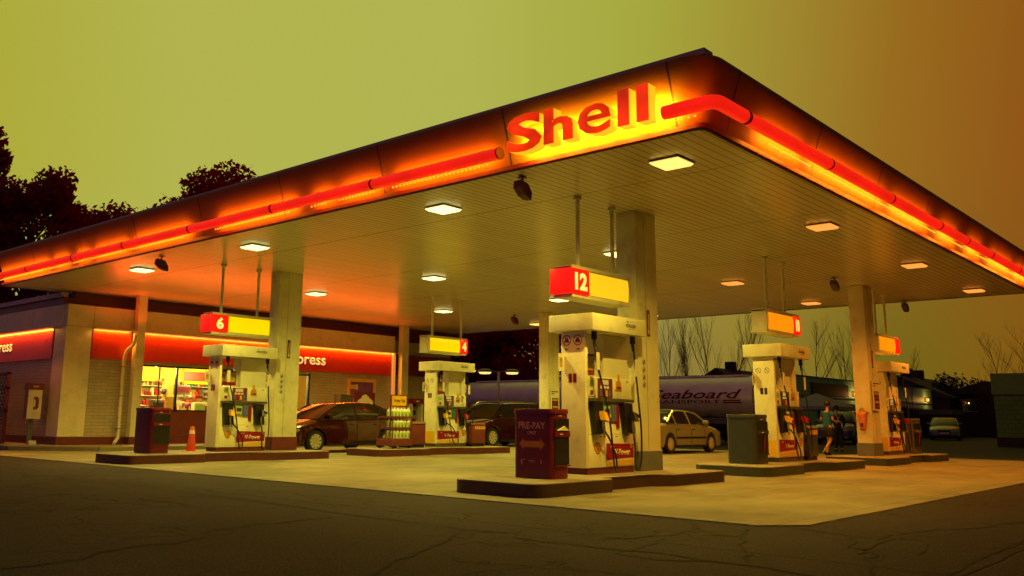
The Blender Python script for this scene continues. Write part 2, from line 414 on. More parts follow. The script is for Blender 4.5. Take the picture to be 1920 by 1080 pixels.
# ------------------------------------------------------------------ camera
cam_d = bpy.data.cameras.new('camera'); cam = bpy.data.objects.new('camera', cam_d); COL.objects.link(cam); SC.camera = cam
yaw, pitch, roll = R(42.52813288), R(10.37407001), R(.69461685)
H = 1.05
F = Vector((math.cos(yaw)*math.cos(pitch), math.sin(yaw)*math.cos(pitch), math.sin(pitch)))
Rt = Vector((math.sin(yaw), -math.cos(yaw), 0)); U = Rt.cross(F)
Rt, U = math.cos(roll)*Rt + math.sin(roll)*U, -math.sin(roll)*Rt + math.cos(roll)*U
mw = Matrix((( Rt.x, U.x, -F.x, 0), (Rt.y, U.y, -F.y, 0), (Rt.z, U.z, -F.z, H), (0, 0, 0, 1)))
cam.matrix_world = mw
cam_d.sensor_width = 36; cam_d.lens = 1685.14/1920*36
cam_d.shift_x = (960-873.13)/1920; cam_d.shift_y = (475.8-540)/1920
cam_d.clip_start = .05; cam_d.clip_end = 2000

# ------------------------------------------------------------------ world: a hazy dusk sky
W = bpy.data.worlds.new('World'); SC.world = W; W.use_nodes = True
t = W.node_tree; N = t.nodes; L = t.links; N.clear()
out = N.new('ShaderNodeOutputWorld'); bg = N.new('ShaderNodeBackground'); L.new(bg.outputs[0], out.inputs[0])
tc = N.new('ShaderNodeTexCoord')
def dot(v):
    n = N.new('ShaderNodeVectorMath'); n.operation = 'DOT_PRODUCT'; L.new(tc.outputs['Generated'], n.inputs[0]); n.inputs[1].default_value = v; return n.outputs['Value']
def ramp(v, pts, lo=-1, hi=1):
    m_ = N.new('ShaderNodeMapRange'); m_.inputs[1].default_value = lo; m_.inputs[2].default_value = hi; L.new(v, m_.inputs[0])
    r = N.new('ShaderNodeValToRGB'); L.new(m_.outputs[0], r.inputs[0]); e = r.color_ramp.elements
    r.color_ramp.interpolation = 'EASE' if len(pts) == 2 else 'LINEAR'
    while len(e) < len(pts): e.new(.5)
    for i, (p, c) in enumerate(pts): e[i].position = (p-lo)/(hi-lo); e[i].color = (*c, 1)
    return r.outputs[0]
RH = (math.sin(yaw), -math.cos(yaw), 0)
# left to right across the glow of the sky (upper), and the same lower down
upper = ramp(dot(RH), [(-.75, srgb(120, 118, 30)), (-.48, srgb(172, 168, 52)), (-.30, srgb(177, 178, 76)), (0, srgb(177, 180, 78)), (.18, srgb(166, 168, 60)), (.30, srgb(160, 140, 46)), (.42, srgb(150, 105, 24)), (.55, srgb(140, 76, 10)), (.8, srgb(90, 40, 10))])
lower = ramp(dot(RH), [(-.75, srgb(110, 90, 40)), (-.48, srgb(190, 180, 86)), (-.1, srgb(182, 170, 96)), (.20, srgb(138, 120, 62)), (.30, srgb(145, 122, 42)), (.42, srgb(112, 100, 24)), (.55, srgb(132, 84, 14)), (.8, srgb(70, 40, 10))])
rear = ramp(dot(RH), [(-1, srgb(110, 74, 98)), (-.5, srgb(94, 52, 66)), (.2, srgb(50, 26, 22)), (1, srgb(60, 54, 18))])
mx = N.new('ShaderNodeMix'); mx.data_type = 'RGBA'; L.new(lower, mx.inputs['A']); L.new(upper, mx.inputs['B'])
el = N.new('ShaderNodeMapRange'); el.interpolation_type = 'SMOOTHSTEP'; el.inputs[1].default_value = .03; el.inputs[2].default_value = .26; L.new(dot((0, 0, 1)), el.inputs[0]); L.new(el.outputs[0], mx.inputs['Factor'])
fw = N.new('ShaderNodeMapRange'); fw.interpolation_type = 'SMOOTHSTEP'; fw.inputs[1].default_value = .25; fw.inputs[2].default_value = .78
L.new(dot((math.cos(yaw)*.985, math.sin(yaw)*.985, .17)), fw.inputs[0])
m2 = N.new('ShaderNodeMix'); m2.data_type = 'RGBA'; L.new(fw.outputs[0], m2.inputs['Factor']); L.new(rear, m2.inputs['A']); L.new(mx.outputs['Result'], m2.inputs['B'])
# faint physical sky for the air's own variation
sky = N.new('ShaderNodeTexSky'); sky.sky_type = 'NISHITA'; sky.sun_disc = False; sky.sun_elevation = R(1.5); sky.sun_rotation = R(225)
m3 = N.new('ShaderNodeMix'); m3.data_type = 'RGBA'; m3.blend_type = 'ADD'; m3.inputs['Factor'].default_value = .004
L.new(m2.outputs['Result'], m3.inputs['A']); L.new(sky.outputs[0], m3.inputs['B'])
nz = N.new('ShaderNodeTexNoise'); nz.inputs['Scale'].default_value = 2.2; nz.inputs['Detail'].default_value = 3; L.new(tc.outputs['Generated'], nz.inputs['Vector'])
nr = N.new('ShaderNodeMapRange'); nr.inputs[3].default_value = .95; nr.inputs[4].default_value = 1.05; L.new(nz.outputs['Fac'], nr.inputs[0])
sc_ = N.new('ShaderNodeVectorMath'); sc_.operation = 'SCALE'; L.new(m3.outputs['Result'], sc_.inputs[0]); L.new(nr.outputs[0], sc_.inputs['Scale'])
L.new(sc_.outputs[0], bg.inputs['Color']); bg.inputs['Strength'].default_value = 1.0

def light(kind, name, loc, col, power, parent=None, size=None, size_y=None, direction=None, spot=None, radius=0.):
    d = bpy.data.lights.new(name, kind); d.color = col; d.energy = power
    if kind == 'AREA':
        d.shape = 'RECTANGLE'; d.size = size; d.size_y = size_y
    else: d.shadow_soft_size = radius
    if kind == 'SPOT': d.spot_size = spot; d.spot_blend = 1.0
    o = bpy.data.objects.new(name, d); COL.objects.link(o); o.location = loc
    if direction is not None:
        o.rotation_euler = Vector(direction).to_track_quat('-Z', 'Y').to_euler()
    if parent: o.parent = parent
    return o

# ------------------------------------------------------------------ ground
mb = MB(); mb.poly([(-60, -80, 0), (700, -80, 0), (700, 700, 0), (-60, 700, 0)])
tag(mb.build('asphalt_ground', M['asphalt']), kind='structure')
pad = [(9.05, 4.22), (9.5, 3.86), (31.2, 3.86), (31.2, 24.6), (25.2, 25.0), (12.3, 25.0), (10.2, 26.9), (10.2, 42), (9.05, 42)]
mb = MB(); mb.prism(pad, -.05, .012)
tag(mb.build('concrete_forecourt', M['concrete']), kind='structure')
CR_ = [
    [(6.8, 17.86), (6.81, 15.59), (6.91, 13.47), (6.81, 11.38), (6.8, 9.73), (6.75, 8.8), (6.64, 7.8), (6.66, 6.9), (6.61, 6.04), (6.73, 5.55)],
    [(6.61, 6.04), (5.98, 5.63), (5.3, 5.3), (4.79, 5.07), (4.49, 4.86), (4.19, 4.74)],
    [(2.6, 6.65), (2.81, 6.63), (3.08, 6.74), (3.21, 6.72), (3.36, 6.87), (3.73, 7.06), (4.14, 7.03), (4.48, 7.18), (4.7, 7.48), (5.07, 7.58), (5.9, 7.69), (6.34, 7.71)],
    [(8.85, 4.84), (8.45, 4.57), (8.18, 4.35), (8.05, 4.15), (8.21, 3.96), (8.75, 4.19)],
    [(8.21, 3.96), (7.6, 3.69), (7.09, 3.4), (6.67, 3.21)],
    [(6.95, 4.74), (7.37, 4.56), (7.77, 4.45), (8.12, 4.58), (8.12, 4.41)],
    [(6.5, 5.35), (6.51, 4.77), (6.5, 4.44), (6.66, 3.88), (6.56, 3.45), (6.55, 2.99), (6.52, 2.73), (6.46, 2.49)],
    [(9.25, 3.86), (9.06, 3.57), (8.96, 3.23), (8.95, 3.03), (9.62, 2.95), (10.16, 2.81), (10.91, 2.5), (11.33, 2.52), (11.66, 2.36)],
    [(7.14, 1.93), (7.91, 1.98), (8.44, 2.0), (9.44, 2.01), (9.97, 2.01)],
    [(7.78, 2.77), (8.56, 2.9), (9.1, 2.89), (9.17, 2.73), (8.77, 2.53), (8.16, 2.42)],
    [(7.73, 4.5), (7.12, 4.22), (6.65, 4.22), (6.33, 4.12), (6.3, 3.76), (6.56, 3.45)],
    [(8.92, 3.21), (8.2, 3.01), (7.88, 2.68), (7.01, 2.43), (6.78, 2.28)],
]
M['crack'] = mat('open_crack', (.004, .002, .002), .9, var=0)
rnd0 = random.Random(3)
for li, path in enumerate(CR_):
    mb = MB(); pts = []
    for (ax, ay), (bx_, by_) in zip(path, path[1:]):
        L0 = math.hypot(bx_-ax, by_-ay); q = max(2, int(L0/.14))
        for k in range(q):
            u = k/q; j = .022 if li else .012; pts.append(Vector((ax+(bx_-ax)*u+rnd0.gauss(0, j), ay+(by_-ay)*u+rnd0.gauss(0, j), .004)))
    pts.append(Vector((*path[-1], .004))); rows = []
    for k, p in enumerate(pts):
        d = (pts[min(k+1, len(pts)-1)]-pts[max(k-1, 0)]).normalized(); nn = Vector((-d.y, d.x, 0)); w = (.018 if li else .020)*rnd0.uniform(.3, 1.5)
        rows.append([p-nn*w, p+nn*w])
    mb.grid(rows); tag(mb.build('asphalt_crack', M['crack'], fix=False), kind='structure')
mb = MB()   # dark open joint along the slab edge
for a, b in (((9.05, 42), (9.05, 4.22)), ((9.05, 4.22), (9.5, 3.86)), ((9.5, 3.86), (31.2, 3.86))):
    a3, b3 = Vector((*a, 0)), Vector((*b, 0)); n = (b3-a3).normalized().cross(Vector((0, 0, 1)))*.022
    q = 14
    for i in range(q):
        p0 = a3.lerp(b3, i/q); p1 = a3.lerp(b3, (i+1)/q); j = random.uniform(.7, 1.5); 
        mb.poly([(p0.x, p0.y, .004), (p1.x, p1.y, .004), (p1.x+n.x*j, p1.y+n.y*j, .004), (p0.x+n.x*j, p0.y+n.y*j, .004)])
tag(mb.build('forecourt_joint', M['rubber']), kind='structure')
mb = MB(); mb.prism([(10.45, 27.0), (12.3, 25.25), (28.6, 25.25), (28.6, 44), (10.45, 44)], -.04, .13, bev=.02)
tag(mb.build('store_walkway', M['concrete']), kind='structure')

# ------------------------------------------------------------------ canopy
SZ = 4.75
CX0, CX1, CY0, CY1 = 10.2, 29.5, 5.25, 28.1
can = thing('canopy', 'large petrol station canopy with red light tube, glowing orange fascia and lit lettering', 'canopy', (0, 0, 0))
def loop(o, z, rad, seg=7):
    """rounded rectangle grown outwards by o"""
    x0, x1, y0, y1 = CX0-o, CX1+o, CY0-o, CY1+o; r = max(rad+o*.4, .001); pts = []
    for cx, cy, a0 in ((x0+r, y0+r, PI), (x1-r, y0+r, 1.5*PI), (x1-r, y1-r, 0), (x0+r, y1-r, .5*PI)):
        for k in range(seg+1):
            a = a0 + .5*PI*k/seg; pts.append((cx+r*math.cos(a), cy+r*math.sin(a), z))
    return pts
mb = MB(); mb.poly([(CX0+.02, CY0+.02, SZ+.01), (CX1-.02, CY0+.02, SZ+.01), (CX1-.02, CY1-.02, SZ+.01), (CX0+.02, CY1-.02, SZ+.01)])
mb.build('soffit', M['soffit'], can)
mb = MB(); mb.box(CX0+.1, CX1-.1, CY0+.1, CY1-.1, SZ+.06, SZ+.72); mb.build('roof_deck', M['trim'], can)
mb = MB(); mb.grid([loop(-.03, SZ, .12), loop(.01, SZ-.005, .12), (loop(.035, SZ+.02, .12)), loop(.035, SZ+.085, .12), loop(.0, SZ+.09, .12), loop(-.02, SZ+.02, .12)], close=True)
mb.build('edge_trim', M['trim'], can, smooth=30)
prof = [(.0, .09), (.02, .14), (.045, .25), (.075, .38), (.115, .52), (.165, .68), (.215, .82), (.24, .92), (.225, .945), (.1, .95)]
def prof_o(z):
    for (a, za), (b, zb) in zip(prof, prof[1:]):
        if za <= z <= zb: return a + (b-a)*(z-za)/(zb-za)
    return .2
mb = MB(); mb.grid([loop(o, SZ+z, .3) for o, z in prof], close=True, mi=0)
seams_y = [5.61, 8.42, 11.25, 14.1, 17.0, 19.85, 22.7, 25.6]
seams_x = [10.86, 13.7, 16.55, 19.42, 22.3, 25.2, 28.0]
for ys in seams_y:
    rows = [[(CX0-o-.004, ys-.011, SZ+z), (CX0-o-.004, ys+.011, SZ+z)] for o, z in prof[:-1]]; mb.grid(rows, mi=1)
for xs in seams_x:
    rows = [[(xs-.011, CY0-o-.004, SZ+z), (xs+.011, CY0-o-.004, SZ+z)] for o, z in prof[:-1]]; mb.grid(rows, mi=1)
mb.build('fascia', [M['fascia'], M['seam']], can, smooth=50)
mb = MB(); o1, o2 = .12, .17
for o, z0, z1 in ((.13, .945, 1.03),):
    mb.box(CX0-o, CX0+.1, CY0-o, CY1+o, SZ+z0, SZ+z1); mb.box(CX0+.103, CX1-.1, CY0-o+.16, CY0+.2, SZ+z0, SZ+z1)
    mb.box(CX1-.097, CX1+o, CY0, CY1+o, SZ+z0, SZ+z1)
mb.build('coping', M['coping'], can)

# red light tube in segments, one part each
TX, TY, TZ, TR_ = 9.875, 4.90, SZ+.205, .092
def tube_seg(pts, n=16):
    m_ = MB(); m_.tube(pts, TR_, n); e = []
    o = m_.build('light_tube', M['tube'], can, smooth=40)
    return o
def clip_ring(p, ax):
    m_ = MB(); d = .012
    c = Vector(p); v = Vector((d, 0, 0)) if ax == 'x' else Vector((0, d, 0))
    m_.tube([c-v, c+v], TR_+.006, 16); m_.build('tube_clip', M['trim'], can, smooth=40)
tj = [8.39, 11.22, 14.08, 17.04, 19.93, 22.6, 25.4, 28.05]
for a, b in zip(tj, tj[1:]):
    tube_seg([(TX, a+.03, TZ), (TX, b-.03, TZ)]); clip_ring((TX, a, TZ), 'y')
tk = [10.72, 13.55, 16.4, 19.3, 21.3, 23.4, 26.2, 28.95]
for a, b in zip(tk, tk[1:]):
    tube_seg([(a+.03, TY, TZ), (b-.03, TY, TZ)]); clip_ring((a, TY, TZ), 'x')
cr_ = [(TX, 5.62, TZ), (TX, TY+.12, TZ)] + [(TX+.12-.12*math.cos(a), TY+.12-.12*math.sin(a), TZ) for a in (R(30), R(60))] + [(TX+.12, TY, TZ), (10.66, TY, TZ)]
tube_seg(cr_)
# lamp strips behind the tube: orange light on the fascia, small bulbs below
ORG = (1, .24, .012)
def strip_y(a, b, pw):
    m_ = MB(); n = max(2, int((b-a)/.085))
    for i in range(n):
        y = a+(b-a)*(i+.5)/n; m_.box(9.99, 10.012, y-.011, y+.011, SZ+.105, SZ+.127)
    tag(m_.build('bulb_strip', M['bulb'], can), kind='stuff')
    light('AREA', 'fascia_lamp', (TX+.115, (a+b)/2, TZ+.055), ORG, pw*(b-a), can, b-a, .05, (1, 0, 0)).rotation_euler = (R(90), 0, R(-90))
def strip_x(a, b, pw):
    m_ = MB(); n = max(2, int((b-a)/.085))
    for i in range(n):
        x = a+(b-a)*(i+.5)/n; m_.box(x-.011, x+.011, 5.03, 5.052, SZ+.105, SZ+.127)
    tag(m_.build('bulb_strip', M['bulb'], can), kind='stuff')
    light('AREA', 'fascia_lamp', ((a+b)/2, TY+.115, TZ+.055), ORG, pw*(b-a), can, b-a, .05, (0, 1, 0)).rotation_euler = (R(90), 0, 0)
E_STRIP = 17.0
for a, b in ((8.7, 10.9), (11.3, 12.3), (12.6, 13.1), (13.7, 16.3), (17.5, 19.9), (20.3, 21.9), (22.3, 22.9), (23.5, 24.3), (24.7, 28.0)): strip_y(a, b, E_STRIP)
strip_y(5.2, 5.75, E_STRIP*.8)
for a, b in ((11.7, 13.2), (13.5, 16.9), (17.3, 19.6), (20.4, 21.6), (22.6, 23.7), (24.6, 26.8), (27.3, 28.9)): strip_x(a, b, E_STRIP)

# lit word on the fascia
def glyph_letter(ch, y0, y1, z0, z1):
    """one channel letter standing off the fascia; y0 > y1"""
    if ch == 'l':
        f_ = MB(); f_.box(9.72, 9.735, y1, y0, z0, z1); fo = f_.build('sign_letter', M['letter_face'], can)
        s_ = MB(); s_.box(9.736, 9.918, y1+.002, y0-.002, z0+.002, z1-.002); s_.build('letter_return', M['letter_side'], fo)
        return
    fo = text(ch, y0-y1, z1-z0, (9.735, (y0+y1)/2, (z0+z1)/2), *LF, M['letter_face'], can, 'sign_letter', bold=.012 if ch == 'e' else .03, ext=.015)
    text(ch, y0-y1-.004, z1-z0-.004, (9.918, (y0+y1)/2, (z0+z1)/2), *LF, M['letter_side'], fo, 'letter_return', bold=.012 if ch == 'e' else .03, ext=.18)
glyph_letter('S', 8.13, 7.49, 4.84, 5.40)
glyph_letter('h', 7.45, 6.95, 4.86, 5.37)
glyph_letter('e', 6.86, 6.33, 4.85, 5.27)
glyph_letter('l', 6.22, 6.045, 4.86, 5.36)
glyph_letter('l', 5.93, 5.755, 4.86, 5.36)
for i in range(5):
    y = 7.85 - i*.5
    light('AREA', 'letter_lamp', (9.98, y, 5.06), (1, .50, .025), 30., can, .42, .3).rotation_euler = (R(90), 0, R(-90))

# columns
def column(x0, x1, y0, y1, skirt, decal):
    m_ = MB(); m_.box(x0, x1, y0, y1, .2, SZ+.005, bev=.008); c = m_.build('column', M['column'], can, smooth=30)
    m_ = MB(); m_.box(x0-.02, x1+.02, y0-.02, y1+.02, .2, .53, bev=.006); m_.build('column_skirt', M[skirt], c)
    m_ = MB(); m_.box(x0+.29, x0+.294, y0-.004, y0-.001, .55, SZ-.02); m_.build('cladding_seam', M['taupe'], c)
    if decal:
        m_ = MB(); sx = x0+.37; m_.box(sx-.045, sx+.045, y0-.008, y0-.001, 2.52, 2.99, mi=0)
        m_.box(sx-.01, sx+.01, y0-.011, y0-.0085, 2.62, 2.92, mi=1)
        m_.prism([(sx-.03, 2.62), (sx+.03, 2.62), (sx, 2.54)], y0-.011, y0-.0085, mi=1, axis='y')
        m_.build('arrow_sign', [M['inkred'], M['textwhite']], c)
        m_ = MB(); ix = x0+.19
        for k in range(4):
            z = 2.05-.13*k
            ring(m_, ix, y0-.003, z, .05, .008)
            m_.beam((ix-.03, y0-.004, z-.03), (ix+.03, y0-.004, z+.03), .012, .003, side=(0, 1, 0))
            m_.box(ix-.018, ix+.018, y0-.005, y0-.002, z-.022, z+.018)
        m_.build('warning_symbols', M['ink'], c)
    return c
def ring(m_, x, y, z, r, w, n=18, mi=None, ax='y'):
    for k in range(n):
        a0, a1 = 2*PI*k/n, 2*PI*(k+1)/n
        p = []
        for rr, a in ((r, a0), (r, a1), (r-w, a1), (r-w, a0)):
            u, v = rr*math.cos(a), rr*math.sin(a)
            p.append((x+u, y, z+v) if ax == 'y' else (x, y+u, z+v))
        m_.poly(p, mi)
C12 = column(13.61, 14.31, 8.39, 8.79, 'grey', True)
C6 = column(13.77, 14.5, 19.15, 19.55, 'skirt_red', True)
CR = column(25.15, 25.83, 8.39, 8.79, 'grey', True)
CM = column(25.2, 25.85, 19.15, 19.55, 'grey', False)
def slim(x0, x1, y0, y1):
    m_ = MB(); m_.box(x0, x1, y0, y1, .13, SZ+.005); c = m_.build('column', M['column'], can)
    m_ = MB(); m_.box(x0-.015, x1+.015, y0-.015, y1+.015, .13, .36); m_.build('column_skirt', M['skirt_red'], c)
slim(13.92, 14.2, 26.78, 27.02); slim(25.45, 25.8, 26.78, 27.02)

# ceiling light fixtures
def fixture(x, y, lens, label, col, pw):
    t_ = thing('canopy_light', label, 'ceiling light', (x, y, SZ), 0, 'square lights in the canopy ceiling')
    m_ = MB(); m_.box(-.25, .25, -.25, .25, -.015, 0, bev=.004); fr = m_.build('frame', M['frame_'], t_)
    m_ = MB(); a, b = .235, .17
    m_.grid([[(-a,-a,-.021),(a,-a,-.021),(a,a,-.021),(-a,a,-.021)], [(-b-.03,-b-.03,-.055),(b+.03,-b-.03,-.055),(b+.03,b+.03,-.055),(-b-.03,b+.03,-.055)]], close=True)
    m_.poly([(-b-.03,-b-.03,-.055),(b+.03,-b-.03,-.055),(b+.03,b+.03,-.055),(-b-.03,b+.03,-.055)])
    m_.build('lens', lens, t_)
    light('SPOT', 'lamp', (0, 0, -.07), col, pw, t_, direction=(0, 0, -1), spot=R(150))
xs = [11.3, 16.98, 22.6, 27.95]; ys = [6.33, 10.92, 16.72, 21.75]
wx = ['over the fascia corner', 'in the second row from the neon front', 'in the third row from the neon front', 'in the far row']
YEL, AMB, ORC = (1, .84, .13), (1, .70, .09), (1, .33, .022)
names = [['brightest amber square light nearest the lit corner', 'pale yellow square light nearest above pre-pay bin island', 'pale yellow square light before the left pumps, nearest row', 'pale yellow square light farthest left along the front edge'],
 ['orange square light over forecourt right of near column', 'half hidden square light just left of near column top', 'pale square light in middle of ceiling above pump four', 'pale square light just right of left column'],
 ['orange square light near right edge beyond near pumps', 'small orange square light above the right middle pump', 'small light behind the lit number twelve sign', 'small pale light cut by a sign pole above sign four'],
 ['orange square light farthest right under canopy', 'small orange light beside the far right column top', 'tiny light at right side of near column, far edge', 'tiny far light beside roof of near pump']]
for i, x in enumerate(xs):
    for j, y in enumerate(ys):
        if i == 0: lens, col = (M['lens_o'], AMB) if j == 0 else (M['lens_y'], YEL)
        elif i == 1: lens, col = (M['lens_o2'], (1, .47, .045)) if j == 0 else (M['lens_y'], YEL)
        elif i == 2: lens, col = (M['lens_o2'], ORC) if j < 2 else (M['lens_y'], YEL)
        else: lens, col = (M['lens_o2'], ORC) if j < 2 else (M['lens_o'], AMB)
        fixture(x, y, lens, names[i][j], col, 840 if i < 2 else 800)

# ceiling spotlights / cameras
def spot_head(x, y, dx, label, m_key='trim'):
    t_ = thing('ceiling_camera', label, 'camera', (x, y, SZ), 0, 'camera housings hanging from the canopy')
    m_ = MB(); m_.box(-.05, .05, -.05, .05, -.02, 0); m_.tube([(0, 0, -.02), (0, 0, -.16)], .018, 8); m_.build('bracket', M[m_key], t_)
    m_ = MB(); m_.prism([(-.14, -.20), (-.12, -.08), (.06, -.11), (.16, -.25), (.10, -.34), (-.02, -.30)], -.07, .07, axis='y')
    m_.build('housing', M[m_key], t_)
    m_ = MB(); m_.box(.1, .17, -.045, .045, -.345, -.27); m_.build('visor', M['dark'], t_)
spot_head(10.55, 8.5, 1, 'dark red camera housing hanging near the lettered fascia')
spot_head(10.6, 19.5, 1, 'dark red camera housing near the far left ceiling edge')
spot_head(23.4, 8.5, 1, 'grey camera housing left of the far right column', 'taupe')
spot_head(29.1, 8.5, 1, 'grey camera housing against the sky at far right edge', 'taupe')
spot_head(25.0, 20.5, 1, 'small red camera housing above the tanker, mid ceiling')

# ------------------------------------------------------------------ pump islands
def island(x0, yc, flip, side, label, hw=.78):
    """kerbed island 5.45 m long, wide-waist-wide"""
    t_ = thing('pump_island', label, 'kerb island', (x0, yc, .0), 0, 'raised pump islands')
    w = .54
    pts = []
    def rc(cx, cy, r, a0, a1, n=5):
        return [(cx+r*math.cos(R(a0+(a1-a0)*k/n)), cy+r*math.sin(R(a0+(a1-a0)*k/n))) for k in range(n+1)]
    pts = rc(.28, -hw+.28, .28, 180, 270) + [(1.85, -hw), (1.9, -hw+.03), (1.9, -w-.03), (1.93, -w), (3.25, -w), (3.4, -w-.06), (3.6, -hw+.04), (3.75, -hw)] + rc(5.37, -hw+.08, .08, 270, 360) + rc(5.37, hw-.08, .08, 0, 90) + [(3.75, hw), (3.6, hw-.04), (3.4, w+.06), (3.25, w), (1.93, w), (1.9, w+.03), (1.9, hw-.03), (1.85, hw)] + rc(.28, hw-.28, .28, 90, 180)
    if flip: pts = [(5.45-a, b) for a, b in pts][::-1]
    m_ = MB(); m_.prism(pts, .0, .186, bev=.0); m_.build('kerb', M[side], t_, smooth=35)
    cen = (2.7, 0)
    ins = [((a-cen[0])*.985+cen[0], b*.96) for a, b in pts]
    m_ = MB(); m_.prism(pts, .1865, .2, bev=.012); m_.build('kerb_top', M['kerb_top'], t_, smooth=35)
    return t_
island(9.65, 8.35, False, 'kerb_brown', 'dark brown kerbed island nearest the camera under the pre-pay bin')
island(16.8, 8.4, False, 'kerb_grey', 'grey green kerbed island under the right middle pump')
island(23.85, 8.4, True, 'kerb_grey', 'low kerbed island at far right under the last pump')
island(9.4, 18.95, False, 'kerb_red', 'red brown kerbed island at left under pump number six')
island(16.55, 18.95, False, 'kerb_red', 'red brown kerbed island with washer fluid rack')

# ------------------------------------------------------------------ fuel pumps
def pecten(m_, x, z, y, s, mi_y, mi_r):
    def fan(k, d, mi):
        pts = [(x-.12*k*s, z-.5*k*s)]
        for i in range(13):
            a = PI*(1.12-1.24*i/12); pts.append((x+.5*k*s*math.cos(a), z+.08*s+.46*k*s*math.sin(a)))
        pts.append((x+.12*k*s, z-.5*k*s))
        m_.prism(pts, y-d, y-.001, mi=mi, axis='y')
    fan(1.15, .004, mi_r); fan(.9, .007, mi_y)
    for a in (-50, -25, 0, 25, 50):
        e = (x+.36*s*math.sin(R(a)), y-.008, z+.08*s+.34*s*math.cos(R(a)))
        m_.beam((x, y-.008, z-.36*s), e, .035*s, .002, mi=mi_r)

def make_pump(kind, base, label):
    p = thing('fuel_pump', label, 'fuel pump', (0, 0, .18), 0, 'white fuel pumps')
    w, d = .69, .235
    m_ = MB(); m_.box(-w+.015, w-.015, -d+.015, d-.015, .0, .12); m_.build('plinth', M[base], p)
    m_ = MB(); m_.box(-w, w, -d, d, .12, .64, bev=.008); m_.build('lower_cabinet', M['white'], p, smooth=30)
    # dispenser face leans back
    m_ = MB(); m_.prism([(-d, .645), (d, .645), (d, 1.16), (-d+.07, 1.16)], -w+.05, w, axis='x'); fc = m_.build('nozzle_panel', M['white'], p)
    m_ = MB(); m_.box(-w+.05, w, -d-.02, d, 1.165, 1.215); m_.build('shelf', M['taupe'], p)
    m_ = MB(); m_.box(-w+.05, w, -d+.05, d-.02, 1.218, 1.56, bev=.006); hd = m_.build('display_head', M['white'], p, smooth=30)
    m_ = MB(); m_.box(-.05, w, -d+.10, d-.02, 1.56, 2.27); m_.build('upper_panel', M['cream'], p)
    # tall end panel
    m_ = MB(); m_.box(-w-.03, -w+.045, -d-.005, d, .12, 2.27, bev=.008); ep = m_.build('end_panel', M['white'], p, smooth=30)
    dm = M['inkred'] if kind == 'a' else M['ink']
    for ya, yb in ((-.07, -.005), (.02, .085)):
        m_ = MB(); m_.box(-w-.034, -w-.031, ya, yb, 1.46, 1.6); m_.build('notice', dm, ep)
    if kind == 'a':
        for yy in (-.1, .12):
            m_ = MB(); ring(m_, -w-.033, yy, 2.14, .088, .014, ax='x')
            m_.box(-w-.036, -w-.031, yy-.045, yy+.045, 2.11, 2.145); m_.prism([(yy-.035, 2.145), (yy-.022, 2.175), (yy+.022, 2.175), (yy+.035, 2.145)], -w-.036, -w-.031, axis='x')
            m_.box(-w-.036, -w-.031, yy-.04, yy-.022, 2.095, 2.11); m_.box(-w-.036, -w-.031, yy+.022, yy+.04, 2.095, 2.11); m_.build('car_symbol', dm, ep)
        for yy, s in ((-.1, -1), (.12, 1)):
            m_ = MB(); m_.box(-w-.036, -w-.031, yy-.028, yy+.028, 1.988, 2.0); m_.prism([(yy+.015*s, 1.972), (yy+.038*s, 1.994), (yy+.015*s, 2.016)], -w-.036, -w-.031, axis='x'); m_.build('arrow_symbol', dm, ep)
    else:
        for yy in (-.08, .11):
            m_ = MB(); ring(m_, -w-.033, yy, 1.98, .06, .008, ax='x'); m_.beam((-w-.034, yy-.035, 1.945), (-w-.034, yy+.035, 2.015), .01, .004, side=(1, 0, 0)); m_.build('warning_symbol', dm, ep)
    # roof
    m_ = MB(); m_.box(-w-.12, w+.09, -.46, .42, 2.28, 2.555, bev=.012); rf = m_.build('roof', M['white'], p, smooth=30)
    text('NITROGEN', .30, .062, (.30, -.461, 2.425), *FR, M['ink'], rf, 'roof_lettering', bold=.02, ext=.002)
    text('Shell', .07, .022, (.20, -.461, 2.49), *FR, M['ink'], rf, 'roof_lettering', bold=.0, ext=.002)
    m_ = MB()
    for k in range(5): m_.box(.30+.035*k, .31+.035*k, -.463, -.4605, 2.485+.008*(k % 2), 2.493+.008*(k % 2))
    m_.box(.24, .41, -.463, -.4605, 2.368, 2.374); m_.build('roof_dots', M['teal'], rf)
    # fluorescent strip under the roof
    m_ = MB(); m_.box(-.5, .1, .0, .05, 2.255, 2.279); m_.build('roof_lamp', M['cream'], p)
    # display, keypad, card slot on the head
    yf = -d+.05
    m_ = MB(); m_.box(-.30, .12, yf-.012, yf-.001, 1.235, 1.54, mi=0); m_.box(-.22, .0, yf-.016, yf-.013, 1.44, 1.52, mi=1)
    for k in range(4): m_.box(-.26+.085*k, -.20+.085*k, yf-.016, yf-.013, 1.25, 1.35, mi=2+k % 3)
    for k in range(3): m_.box(-.24+.09*k, -.17+.09*k, yf-.016, yf-.013, 1.375, 1.42, mi=1)
    m_.build('display', [M['maroon2'] if kind == 'a' else M['taupe'], M['sign_num_dim'], M['blue'], M['red'], M['yellow']], hd)
    m_ = MB(); m_.box(-.58, -.36, yf-.01, yf-.001, 1.25, 1.53, mi=0); m_.box(-.55, -.41, yf-.013, yf-.0105, 1.40, 1.50, mi=1); m_.box(-.52, -.44, yf-.013, yf-.0105, 1.27, 1.34, mi=2)
    m_.build('card_reader', [M['cream'], M['green_note'], M['inkred']], hd)
    m_ = MB(); m_.prism([(.22, 1.36), (.40, 1.36), (.38, 1.5), (.34, 1.52), (.33, 1.62), (.29, 1.62), (.28, 1.52), (.24, 1.5)], yf-.012, yf-.001, axis='y', mi=0)
    m_.box(.25, .37, yf-.015, yf-.0125, 1.38, 1.42, mi=1); m_.build('price_tag', [M['yellow_d'], M['red']], hd)
